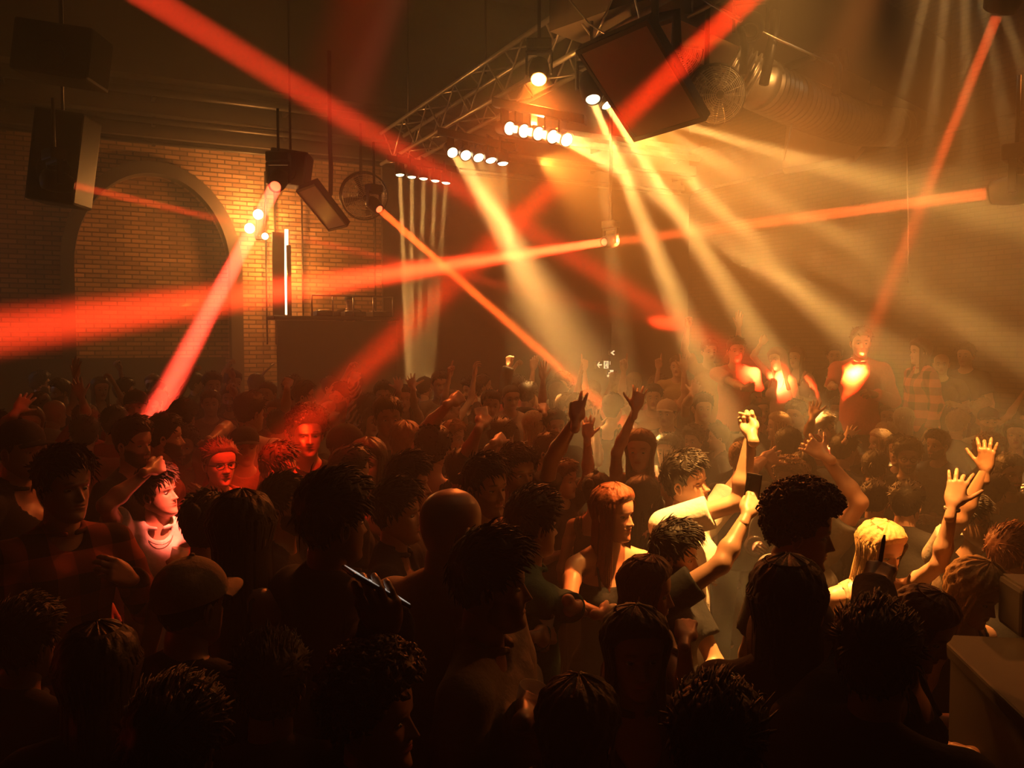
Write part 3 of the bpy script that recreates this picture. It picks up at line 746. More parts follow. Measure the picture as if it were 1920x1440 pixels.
    # body field ---------------------------------------------------------
    h = {2: .0085, 1: .012, 0: .017}[lod]*max(1, s)
    allp = [arms[k][i] for k in arms for i in (0, 1, 2)]+[Vector((0, 0, 0)), horg+Vector((0, 0, .1))]
    lo_ = [min(min(p[i] for p in allp), -.30*s)-.09 for i in range(3)]; hi_ = [max(max(p[i] for p in allp), .30*s)+.09 for i in range(3)]; lo_[2] = -.01
    hips = [Vector((q*.088*s, 0, .90*s)) for q in (-1, 1)]; st = spec.get('stance', rs.uniform(.09, .15))
    knees = [Vector((q*(.06+st*.5)*s, -.03*s, .49*s)) for q in (-1, 1)]; ank = [Vector((q*st*s, .03*s, .09*s)) for q in (-1, 1)]
    bld = spec.get('build', 1.0)
    def torso(F_, o, k=.035):
        cw = (.138 if fem else .156)*bld
        F_.ell(tor((0, .0, 1.27)), (cw*s, .102*s*bld, .165*s), k*s, o, TL); F_.ell(tor((0, -.002, 1.10)), ((.118 if fem else .142)*s*bld, .088*s*bld, .15*s), k*s, o, TL)
        F_.ell(tor((0, .01, .955)), ((.158 if fem else .152)*s*bld, .105*s*bld, .125*s), k*s, o, TL)
        for q in (-1, 1):
            F_.cone(tor((q*.03, .02, 1.425)), arms[q][0]-Vector((q*.02*s, 0, 0)), .048*s, .045*s*ar, k*s, o)
            F_.cone(tor((q*.022, .028, 1.475)), tor((q*.13, .015, 1.425)), .036*s, .028*s, .04*s, o)
            if fem: F_.ell(tor((q*.068, -.078, 1.265)), (.052*s, .045*s, .052*s), .035*s, o)
            else: F_.ell(tor((q*.075, -.055, 1.315)), (.075*s, .045*s, .06*s), .03*s, o)
        return F_
    def arm(F_, q, o, upto=2.0, k=.02, flare=0.0):
        S, E_, Wr, hd, Mh, pose, ts, a_ = arms[q]
        u = (E_-S).normalized(); f_ = (Wr-E_).normalized()
        if upto <= 1.0:
            c_ = S+(E_-S)*upto; F_.cone(S, c_+u*.02, .050*s*a_, .045*s*a_+flare, k, o, cut=(c_, u)); return
        F_.cone(S, S+(E_-S)*.35, .046*s*a_, .0435*s*a_, k, o); F_.cone(S+(E_-S)*.35, E_, .0435*s*a_, .0355*s*a_, k, o)
        if upto < 2.0:
            c_ = E_+(Wr-E_)*(upto-1); F_.cone(E_, c_+f_*.02, .041*s*a_, .036*s*a_, k, o, cut=(c_, f_)); return
        F_.cone(E_, E_+(Wr-E_)*.28, .036*s*a_, .0395*s*a_, k, o); F_.cone(E_+(Wr-E_)*.28, Wr-f_*.01*s, .0392*s*a_, .0225*s*(.92 if fem else 1)*a_**.5, k, o)
    F_ = Field(h, lo_, hi_); torso(F_, 0)
    F_.cone(neck0, pivot+Vector((0, 0, .01)), (.046 if fem else .055)*s, (.043 if fem else .051)*s, .03*s)
    F_.cone(pivot, horg+Hrot @ (Vector((0, .02, .06))*hs), (.043 if fem else .050)*s, .043*s, .02)
    for q in (-1, 1): arm(F_, q, 0)
    for q in (0, 1):
        F_.cone(hips[q], knees[q], .085*s*bld, .055*s, .03); F_.cone(knees[q], ank[q], .056*s, .038*s, .02); F_.cone(ank[q]-Vector((0, -.02, .03)), ank[q]+Vector((0, -.15*s, -.055*s)), .035*s, .028*s, .02)
    bv, bq = F_.mesh()
    verts = [bv]; faces = [tuple(int(w_) for w_ in f) for f in bq]; mi = [0]*len(faces); paint = [np.tile([0, 0, 0, 1.0], (len(bv), 1))]; off = len(bv)
    hh_ = {2: .0032, 1: .005, 0: .0075}[lod]*max(.9, s)
    for q in (-1, 1):
        S, E_, Wr, hd, Mh, pose, ts, a_ = arms[q]
        f_ = (Wr-E_).normalized()
        v_, q_ = hand_mesh(Mh, ts, pose, s*1.02, hh_, fem)
        verts.append(v_); faces += [tuple(int(w_)+off for w_ in f) for f in q_]; mi += [0]*len(q_); paint.append(np.tile([0, 0, 0, 1.0], (len(v_), 1))); off += len(v_)
        # a smooth wrist that bends from the forearm into the hand
        b_ = MB(); b_.tube([Wr-f_*.04*s, Wr-f_*.012*s, Wr+hd*.014*s, Wr+hd*.03*s], [.019*s*ar, .0222*s*ar**.6, .0212*s*ar**.6, .016*s*ar], 14, True)
        verts.append(np.array(b_.v)); faces += [tuple(w_+off for w_ in f) for f in b_.f]; mi += [0]*len(b_.f); paint.append(np.tile([0, 0, 0, 1.0], (len(b_.v), 1))); off += len(b_.v)
    hv, hf, hm_, hp = head_mesh(lod, fem, spec.get('beard', 0), closed_eyes=spec.get('closed', False))
    hM = np.array(headM); hv2 = hv @ hM[:3, :3].T+hM[:3, 3]
    verts.append(hv2); faces += [tuple(w_+off for w_ in f) for f in hf]; mi += list(hm_); paint.append(hp); off += len(hv2)
    me = bpy.data.meshes.new('person'); allv = np.concatenate(verts)
    me.from_pydata(allv.tolist(), [], faces)
    for m_ in ('skin', 'eye_white', 'iris'): me.materials.append(M[m_])
    me.polygons.foreach_set('material_index', mi); me.polygons.foreach_set('use_smooth', [True]*len(faces))
    ca = me.color_attributes.new('paint', 'FLOAT_COLOR', 'POINT'); ca.data.foreach_set('color', np.concatenate(paint).astype(np.float32).ravel()); me.update()
    o = bpy.data.objects.new('person', me); COL.objects.link(o); o.matrix_world = W
    o.color = (*spec.get('skin', (.42, .24, .16)), 1)
    tag(o, spec['label'], 'person', spec.get('group'))
    def child(name, v, f, matn, col, smooth=True, Mx=None, label=None):
        v = np.asarray(v, float)
        if Mx is not None: q = np.array(Mx); v = v @ q[:3, :3].T+q[:3, 3]
        m_ = bpy.data.meshes.new(name); m_.from_pydata(v.tolist(), [], [tuple(int(w_) for w_ in t) for t in f]); m_.materials.append(M[matn])
        m_.polygons.foreach_set('use_smooth', [smooth]*len(m_.polygons)); m_.update()
        c = bpy.data.objects.new(name, m_); COL.objects.link(c); c.parent = o; c.color = (*col, 1)
        if label: c['label'] = label
        return c
    o_head = headM
    # clothes ------------------------------------------------------------
    top = spec.get('top', ('tee', (.05, .05, .05))); kind, tcol = top[0], top[1]; tmat = top[2] if len(top) > 2 else 'cloth'
    loose = {'tee': .013, 'shirt': .015, 'jacket': .02, 'tank': .005, 'strap': .004, 'long': .012}.get(kind, .013)
    T_ = Field({2: .010, 1: .014, 0: .02}[lod]*max(1, s), lo_, hi_); torso(T_, loose*s)
    sl = {'tee': .62, 'shirt': 1.93, 'jacket': 1.95, 'tank': 0, 'strap': 0, 'long': 1.93, 'rolled': 1.15}.get(kind, .6); sl = spec.get('sleeve', sl)
    if sl > 0:
        for q in (-1, 1): arm(T_, q, loose*s*1.15, sl, .02, .012 if sl < 1 else 0)
    if kind in ('tee', 'shirt', 'jacket', 'long'):
        T_.cone(tor((0, .0, 1.12)), tor((0, .005, .92)), .125*s*bld, .150*s*bld, .04, loose*s*.6)     # the cloth hangs straight from the chest
    T_.folds({'tee': .0035, 'shirt': .004, 'jacket': .005, 'long': .0035}.get(kind, .001)*s, rs.uniform(0, 9))
    nk = {'tee': ((0, -.010, 1.492), (.078, .074, .050)), 'long': ((0, -.010, 1.492), (.076, .072, .05)), 'shirt': ((0, -.03, 1.49), (.060, .075, .075)), 'jacket': ((0, -.05, 1.44), (.075, .10, .12)),
          'tank': ((0, -.02, 1.45), (.105, .12, .13)), 'strap': ((0, 0, 1.47), (.6, .6, .135)), 'vee': ((0, -.09, 1.40), (.06, .08, .15))}.get(kind, ((0, -.010, 1.492), (.078, .074, .05)))
    T_.ell(tor(nk[0]), [w_*s for w_ in nk[1]], 0, 0, TL, sub=True)
    if kind in ('tank', 'strap'):
        for q in (-1, 1): T_.ell(arms[q][0]+Vector((q*.03*s, 0, .0)), (.075*s, .14*s, .10*s), 0, 0, None, sub=True)
    if kind in ('shirt', 'jacket', 'rolled') and not spec.get('no_collar'):
        rg = [(math.sin(a_)*.063, .008-math.cos(a_)*.066, 1.478+.012*(1-math.cos(a_))-.0) for a_ in np.linspace(.30, 2*PI-.30, 17)]
        for k_ in range(len(rg)-1): T_.cone(tor(rg[k_]), tor(rg[k_+1]), .0105*s, .0105*s, .006)
    T_.plane(tor((0, 0, spec.get('hem', .86 if kind != 'strap' else .80))), -np.array(TL @ Vector((0, 0, 1))))
    tv, tq = T_.mesh(); nm = {'tee': 't_shirt', 'shirt': 'shirt', 'jacket': 'jacket', 'tank': 'tank_top', 'strap': 'dress', 'long': 'sweater', 'rolled': 'shirt', 'vee': 't_shirt'}[kind]
    tc_ = child(nm, tv, tq, tmat, tcol)
    if kind in ('strap', 'tank'):
        for q in (-1, 1):
            b_ = MB(); 
            pts = [tor((q*.085, -.118, 1.335)), tor((q*.083, -.098, 1.40)), tor((q*.078, -.055, 1.462)), tor((q*.074, .01, 1.488)), tor((q*.070, .07, 1.455)), tor((q*.068, .098, 1.36))]
            pts = [tor(p) if False else p for p in pts]
            for _k in range(len(pts)):
                p = pts[_k]; ctr = tor((q*.07, .0, 1.30))
                dr = (p-ctr).normalized(); t_ = .02
                while t_ < .32 and F_.val(ctr+dr*t_) < -.001: t_ += .004
                while t_ < .32 and F_.val(ctr+dr*t_) < .003: t_ += .002
                pts[_k] = ctr+dr*t_
            b_.tube(pts, .0055*s if kind == 'strap' else .013*s, 6, True, True, 1.0); child('strap', b_.v, b_.f, 'cloth', tcol)
    # trousers and shoes
    Lf = Field(.022*max(1, s), (-.32*s, -.32*s, 0), (.32*s, .25*s, 1.1*s)); pc = spec.get('legs', (.02, .02, .028))
    Lf.ell(tor((0, .01, .955)), (.152*s*bld, .105*s*bld, .12*s), .03, .009)
    for q in (0, 1): Lf.cone(hips[q], knees[q], .088*s*bld, .066*s, .02, .01); Lf.cone(knees[q], ank[q], .064*s, .056*s, .02, .008)
    Lf.plane((0, 0, 1.03*s), (0, 0, 1)); Lf.plane((0, 0, .06*s), (0, 0, -1)); lv, lq = Lf.mesh(); child('trousers', lv, lq, 'cloth', pc)
    for q in (0, 1):
        sf = Field(.014, (-.35*s, -.3*s, -.01), (.35*s, .15*s, .2*s)); a_ = ank[q]; sf.ell(a_+Vector((0, -.045*s, -.047*s)), (.047*s, .135*s, .045*s), .01); sf.ell(a_+Vector((0, .01*s, -.02*s)), (.045*s, .06*s, .07*s), .02)
        sf.plane((0, 0, .004), (0, 0, -1)); sv, sq = sf.mesh(); child('shoe', sv, sq, 'cloth', (.03, .03, .03))
    # hair
    style, hcol = spec.get('hair', ('short', (.02, .014, .01)))
    if style == 'cap':
        hv_, hf_ = hair_mesh('capped', min(lod, 1), fem, rs); child('hair', hv_, hf_, 'hair', (.02, .014, .01), True, headM)
        cm = cap_mesh(lod); child('cap', cm.v, cm.f, 'cloth', hcol, True, headM)
    elif style == 'bald': pass
    else:
        hv_, hf_ = hair_mesh(style, lod, fem, rs); child('hair', hv_, hf_, 'hair', hcol, True, headM)
    if spec.get('glasses'):
        b_ = MB(); zz = .117 if spec['glasses'] != 'up' else .196; yy = -.086 if spec['glasses'] != 'up' else -.079
        for q in (-1, 1):
            pts = [Vector((q*.032+.023*math.cos(t), yy+.004*abs(math.cos(t)), zz+.018*math.sin(t))) for t in np.linspace(0, 2*PI, 17)]
            b_.tube(pts, .0018, 6, False)
            if spec['glasses'] in ('sun', 'up'): b_.add([tuple(p) for p in pts[:-1]], [tuple(range(16))])
            b_.tube([(q*.055, yy+.004, zz+.004), (q*.079, yy+.035, zz+.004), (q*.081, .0, zz+.002)], .0018, 6)
        b_.tube([(-.011, yy, zz+.004), (0, yy-.003, zz+.007), (.011, yy, zz+.004)], .0018, 6)
        child('glasses' if spec['glasses'] == 'clear' else 'sunglasses', b_.v, b_.f, 'lens_glass', (1, 1, 1), False, headM)
    if spec.get('necklace'):
        b_ = MB(); b_.tube([tor((.062*math.sin(t), -.02-.085*math.cos(t)*.9, 1.445-.035*max(0, math.cos(t)))) for t in np.linspace(-2.2, 2.2, 15)], .0022, 6); child('necklace', b_.v, b_.f, 'steel', (1, 1, 1))
    for key in ('wrist_l', 'wrist_r'):
        if spec.get(key):
            q = il if key == 'wrist_l' else -il; S, E_, Wr, hd, Mh, pose, ts, a_ = arms[q]; f_ = (Wr-E_).normalized(); b_ = MB()
            nm_, rr_, mt_ = spec[key]
            mm4 = m4(Wr-f_*.02*s, track(f_)); b_.lathe([(.0265*s, -rr_), (.030*s, -rr_*.6), (.030*s, rr_*.6), (.0265*s, rr_)], 18, mm4); child(nm_, b_.v, b_.f, mt_, (1, 1, 1))
    pr = Person(); pr.o = o; pr.W = W; pr.arms = arms; pr.il = il; pr.s = s; pr.d = d; pr.H = H; pr.headM = headM; pr.spec = spec
    PEOPLE.append(pr)
    return pr
PEOPLE = []
def grip(pr, which):             # centre of a closed hand and its axes, world space
    q = pr.il if which == 'il' else -pr.il; S, E_, Wr, hd, Mh, pose, ts, a_ = pr.arms[q]
    Mw = pr.W @ Mh; return Mw @ Vector((.075*pr.s, 0, -.030*pr.s)), Mw.to_3x3(), ts
M['clear_plastic'] = None
def glass_mat():
    m, nt, b, out = newmat('clear_plastic'); b.inputs['Base Color'].default_value = (.9, .85, .75, 1); b.inputs['Roughness'].default_value = .08
    b.inputs['Transmission Weight'].default_value = .0; b.inputs['Alpha'].default_value = .38; return m
M['clear_plastic'] = glass_mat(); M['beer'] = mat('beer', (.55, .28, .06), .15)
def cup(c, up, label, group='drinks held up in the crowd', r=.036, H=.12, full=.6, nm='plastic_cup'):
    up = Vector(up).normalized(); mb = MB(); m_ = m4(c-up*H/2, track(up)); mb.lathe([(r*.78, 0), (r*.8, .004), (r, H), (r*.96, H), (r*.76, .006), (0, .006)], 20, m_)
    o = tag(mb.build(nm, 'clear_plastic', loc=c), label, 'cup', group)
    b = MB().lathe([(r*.74, .008), (r*(.74+.2*full), H*full), (0, H*full)], 18, m_).build('drink', 'beer', o); return o
def phone(c, rot3, label, lit=False):
    mb = MB(); mb.box(c, (.075, .009, .152), rot3, .004); o = tag(mb.build('phone', 'plastic_black', loc=c), label, 'phone', 'phones held in the crowd')
    s_ = MB(); s_.box(c+rot3 @ Vector((0, -.0052, 0)), (.068, .0006, .143), rot3); s_.build('screen', 'screen_lit' if lit else 'lens_glass', o)
    k = MB(); [k.box(c+rot3 @ Vector((.020, .0055, .055-.02*i)), (.014, .002, .014), rot3, .001) for i in range(2)]; k.build('camera_bump', 'lens_glass', o); return o
M['screen_lit'] = emat('screen_lit', (.9, .75, .6), .6)
# ------------------------------------------------------------------ beams and lamps
YW = (1.0, 0.47, 0.115); RED = (1.0, 0.05, 0.012); ORG = (1.0, 0.26, 0.05)
def lens(mb, loc, d, r, mi): 
    mb.cur = mi; mb.lathe([(r, 0.0), (r*0.8, 0.012), (r*0.4, 0.02), (0.0, 0.022)], 20, m4(loc, track(d))); mb.cur = 0
def bar(pixs, d0, d1, tgts, power, col, cone, label, lensmat='lens_yellow', rad=0.035, powers=None, spill=None):
    """a bar of lamp heads hanging in a row"""
    ps = [at(p[0], p[1], d0+(d1-d0)*i/(len(pixs)-1)) for i, p in enumerate(pixs)]
    ax = (ps[-1]-ps[0]).normalized(); mid = (ps[0]+ps[-1])/2
    root = empty('hanging_light_bar', mid+Vector((0, 0, 0.24)), label, 'stage light', 'rows of lamp heads hanging over the dance floor')
    mb = MB(); L = (ps[-1]-ps[0]).length+0.34
    rotm = Matrix((ax, Vector((0,0,1)).cross(ax).normalized(), Vector((0,0,1)))).transposed()
    mb.box(mid+Vector((0, 0, 0.20)), (L, 0.09, 0.08), rotm, 0.01); mb.build('housing', 'black_metal', root)
    for i, p in enumerate(ps):
        tg = tgts[i]; d = (tg-p).normalized()
        hb = MB(); hb.lathe([(0.03, -0.19), (0.062, -0.17), (0.066, -0.03), (0.07, -0.005), (0.058, -0.004), (0.056, -0.02), (0.0, -0.02)], 20, m4(p, track(d)))
        hb.box(p-d*0.1+Vector((0, 0, 0.1)), (0.02, 0.15, 0.16), rotm)
        h = hb.build('lamp_head', 'black_metal', root)
        lb = MB(); lens(lb, p-d*0.012, d, 0.055, 0); lb.build('lens', lensmat, h)
        pw = powers[i] if powers else power
        if pw > 0: spot(p+d*0.02, tg, cone, pw*0.03, col, rad, 0.5, h)
    if spill: spot(mid+Vector((0, 0, -.22)), spill[0], spill[1], spill[2], (1, .29, .035), .03, 1.0, root, soft=True)  # added wide spot, no lamp head of its own, for the haze glow
    return root
def head(p, tgt, label, power, col, cone, lensmat, rad=0.04, size=1.0, blend=0.3, hang=None, group=None, cat='stage light', soft=False, cone2=0):
    """a moving head: base box, yoke and round head"""
    d = (tgt-p).normalized(); s = size
    root = empty('stage_spotlight', p, label, cat, group)
    axis = d.cross(Vector((0,0,1))).normalized()
    rotm = Matrix((axis, Vector((0,0,1)).cross(axis), Vector((0,0,1)))).transposed()
    c = p - d*0.2*s
    hb = MB(); hb.lathe([(0.06*s, -0.16*s), (0.12*s, -0.13*s), (0.135*s, -0.02*s), (0.125*s, 0.10*s), (0.10*s, 0.19*s), (0.085*s, 0.2*s), (0.08*s, 0.185*s), (0, 0.185*s)], 24, m4(c, track(d)))
    h = hb.build('lamp_head', 'black_metal', root)
    lb = MB(); lens(lb, p-d*0.012, d, 0.075*s, 0); lb.build('lens', lensmat, h)
    yb = MB()
    for q in (-1, 1): yb.box(c+axis*(0.16*s*q)+Vector((0, 0, 0.09*s)), (0.03*s, 0.07*s, 0.28*s), rotm, 0.008)
    yb.box(c+Vector((0, 0, 0.23*s)), (0.35*s, 0.08*s, 0.04*s), rotm, 0.008); yb.build('yoke', 'black_metal', root)
    bb = MB(); bb.box(c+Vector((0, 0, 0.32*s)), (0.32*s, 0.2*s, 0.14*s), rotm, 0.015)
    if hang is None: hang = 0.5
    bb.tube([c+Vector((0, 0, 0.38*s)), c+Vector((0, 0, .38*s+max(.1, min(hang, CZ-c.z-.38*s))))], 0.016, 8); bb.build('base_box', 'black_metal', root)
    if power > 0: spot(p+d*0.03, tgt, cone, power if cone > 20 or soft else power*0.02, col, rad, blend, h, soft=cone > 20 or soft)
    return root
# row 1: five lamps pointing straight down, far
pix = [(750, 329), (772, 333), (794, 336), (816, 340), (836, 344)]
bar(pix, 11.2, 11.0, [at(p[0]+x, 900, 11.0) for p, x in zip(pix, (24, 0, -14, -26, -42))], 260, YW, 2.6, 'row of five small lamps shining straight down, lowest of the three rows', 'lens_yellow', 0.03, powers=[560, 420, 380, 300, 260])
# row 2
pix = [(849, 287), (874, 292), (898, 297), (921, 302), (943, 308)]
bar(pix, 9.2, 9.0, [at(1075, 640, 6.5), at(1050, 640, 6.6), at(1040, 650, 7.6), at(1010, 700, 8.4), at(970, 700, 8.8)], 300, YW, 9, 'row of five bright lamps between the far row and the steel truss end', powers=[520, 420, 330, 330, 330], spill=(at(1450, 620, 6.5), 75, 250))
# row 3
pix = [(957, 241), (984, 246), (1011, 251), (1038, 257), (1064, 263)]
bar(pix, 7.6, 7.4, [at(1640, 335, 4.6), at(1700, 400, 4.6), at(1720, 480, 4.6), at(1700, 560, 4.6), at(1660, 650, 4.8)], 300, YW, 4, 'row of five blazing lamps under the middle of the truss', powers=[460, 420, 400, 400, 400], spill=(at(1330, 430, 6), 60, 1500))
# row 4, hidden partly behind the tilted screen
pix = [(1112, 190), (1140, 198), (1170, 206), (1200, 213), (1230, 220)]
bar(pix, 7.9, 7.6, [at(1290, 620, 7.0), at(1430, 640, 7.0), at(1580, 620, 7.0), at(1760, 560, 7.4), at(1850, 400, 7.4)], 500, YW, 7.0, 'row of bright lamps half hidden behind the big tilted screen', powers=[1500, 2000, 2000, 1800, 1500], spill=(at(1400, 340, 6.5), 54, 1900))
# row 5 at the top right
pix = [(1742, -34), (1775, -26), (1808, -18), (1841, -9), (1874, 2)]
bar(pix, 6.6, 6.3, [at(1590, 640, 6.8), at(1700, 700, 6.6), at(1830, 760, 6.3), at(1960, 640, 6.2), at(2080, 600, 6.0)], 90, (1.0, 0.50, 0.14), 7, 'row of five lamps fanning soft beams at the top right corner')
# red beams
head(at(135, 347, 8.5), at(560, 446, 10.5), 'moving head light at the far left throwing a short red beam', 1300, RED, 1.6, 'lens_red', 0.04, .8)
head(at(1857, 362, 6.2), at(700, 512, 10.5), 'moving head light at the right edge with a red ringed lens', 3200, (1, .11, .02), 1.1, 'lens_red', 0.045, .8)
head(at(1132, 454, 8.2), at(0, 622, 4.8), 'small hanging lamp in mid air whose beam widens towards the left edge', 6500, (1, .045, .01), 3.6, 'lens_red', 0.04, .5, hang=3.6)
head(at(516, 350, 9.6), at(284, 790, 6.6), 'moving head light beside the smaller screen throwing a thick red beam down', 5000, (1, .05, .025), 1.6, 'lens_red', 0.075, .8)
head(at(712, 393, 10.0), at(1100, 735, 8.2), 'lamp below the far wire fan throwing a thin orange beam to the crowd', 2000, (1, .09, .012), 1.4, 'lens_red', 0.04, .6)
head(at(1872, 22, 5.6), at(1606, 690, 7.45), 'corner lamp throwing an orange beam onto the man in the red shirt', 1500, (1.0, 0.10, 0.02), 3.4, 'lens_red', 0.035)
# lamps out of frame: sources of the long beams, then added red lamps
head(at(40, -150, 3.0), at(1412, 688, 8.0), 'moving head light over the left of the floor', 2400, (1, .04, .012), 2.6, 'lens_red', 0.055)
head(at(1640, -230, 3.6), at(500, 865, 4.6), 'moving head light above the big tilted screen', 2300, (1, .03, .005), 3.0, 'lens_red', 0.05)
head(at(1000, -620, 3.0), at(322, 1000, 4.0), 'added red lamp above the frame aimed at the pale open shirt', 6000, (1, .13, .07), 5, 'lens_red', 0.04, soft=True, cone2=6)  # unseen lamp added to brighten the open shirt
head(at(760, -420, 3.4), at(500, 890, 4.3), 'added red wash lamp above the frame over the red-lit faces', 1600, (1, .025, .005), 22, 'lens_red', 0.06, blend=1.0)  # unseen wash added so the faces turn red
# bare bulbs on the brick pier
bt = empty('wall_lamp', on_wall(486, 420, WY), 'cluster of three bare glaring bulbs on the brick pier beside the arch', 'wall lamp')
mb = MB(); pA = on_wall(484, 402, WY-0.25); pB = on_wall(468, 428, WY-0.30); pC = on_wall(497, 443, WY-0.18)
mb.box(on_wall(486, 420, WY)+Vector((0, -0.04, 0)), (0.12, 0.08, 0.5), None, 0.01)
for p in (pA, pB, pC): mb.tube([(p.x, WY-0.03, p.z), (p.x, p.y+0.05, p.z)], 0.018, 8)
mb.build('bracket', 'dark_metal', bt)
for p, r_ in ((pA, 0.075), (pB, 0.075), (pC, 0.05)):
    b_ = MB().lathe([(0.0, -r_)]+[(r_*math.sin(t), -r_*math.cos(t)) for t in [PI*k/10 for k in range(1, 10)]]+[(0, r_)], 16, Matrix.Translation(p)).build('bulb', 'bulb', bt)
point(pA+Vector((0, -0.15, 0)), 105, (1.0, 0.34, 0.06), 0.08, bt); point(pB+Vector((0, -0.15, 0)), 105, (1.0, 0.34, 0.06), 0.08, bt)
for (px, y0, y1, lab, pw) in ((521, 470, 555, 'glowing vertical tube lamp behind the dark board near the arch', 60), (537, 430, 590, 'bright slim vertical tube lamp to the side of the dark board', 80)):
    a, b = on_wall(px, y1, WY-0.15), on_wall(px, y0, WY-0.15)
    t_ = tag(MB().tube([a, (b.x, b.y, b.z)], 0.03, 10).build('tube_lamp', M['lens_dim'], loc=a), lab, 'tube lamp')
    point((a+b)/2+Vector((0, -0.2, 0)), pw*0.8, (1.0, 0.34, 0.05), 0.05, t_)
# added washes and key lamps, put in for their light
head(at(2250, -150, 7.2), at(1460, 950, 3.7), 'added amber wash light high beside the back wall', 500, (1.0, 0.22, 0.03), 30, 'lens_yellow', 0.1, blend=.8)  # unseen lamp added for rim light and warm haze on the right
head(at(-700, 420, 9.0), at(60, 520, 10.0), 'added pale wash light beside the arch', 150, (0.62, 0.50, 0.50), 60, 'lens_dim', 0.1, blend=1.0)  # unseen lamp added to grey the haze at the far left
head(at(2150, -330, 4.6), at(1430, 190, 7.2), 'small added light aimed at the ribbed duct', 600, (1.0, 0.45, 0.11), 24, 'lens_dim', 0.06, blend=.8)  # unseen lamp added to brighten the duct and fan
head(at(1010, 150, 7.6), at(980, 900, 5.2), 'added amber wash light in the truss over the middle of the crowd', 1100, (1.0, 0.16, 0.018), 74, 'lens_dim', 0.08, blend=1.0, size=.7)  # lamp added to lift the dim crowd below the truss
head(at(1500, -700, 3.3), at(1370, 925, 3.4), 'added lamp head above the frame over the white T-shirt', 6500, (1.0, 0.40, 0.075), 19, 'lens_yellow', .06, blend=.9, soft=True)  # unseen key lamp added for the shirt and forearms
head(at(1480, -760, 3.0), at(1690, 990, 3.25), 'added lamp head above the frame over the blonde woman', 5500, (1.0, 0.38, 0.07), 13, 'lens_yellow', .06, blend=.9, soft=True)  # key lamp added out of view to brighten her hair and arm
head(at(1700, -720, 2.9), at(1828, 850, 3.7), 'added lamp head above the frame over the two raised hands', 5000, (1.0, 0.36, 0.06), 16, 'lens_yellow', .06, blend=.9, soft=True)  # added key above the view for the hands
head(at(1820, -420, 3.9), at(1150, 1010, 3.4), 'added lamp head above the frame over the red-haired woman', 3200, (1.0, 0.24, 0.04), 9, 'lens_yellow', .06, blend=.9, soft=True)  # unseen lamp added to warm her skin
rb = [o for o in bpy.data.objects if 'five blazing' in str(o.get('label'))][0]
point(at(1012, 236, 7.62), 120, (1.0, .38, .07), .02, rb, 'lamp_light')  # bare point light added inside the row for a halo and lit truss
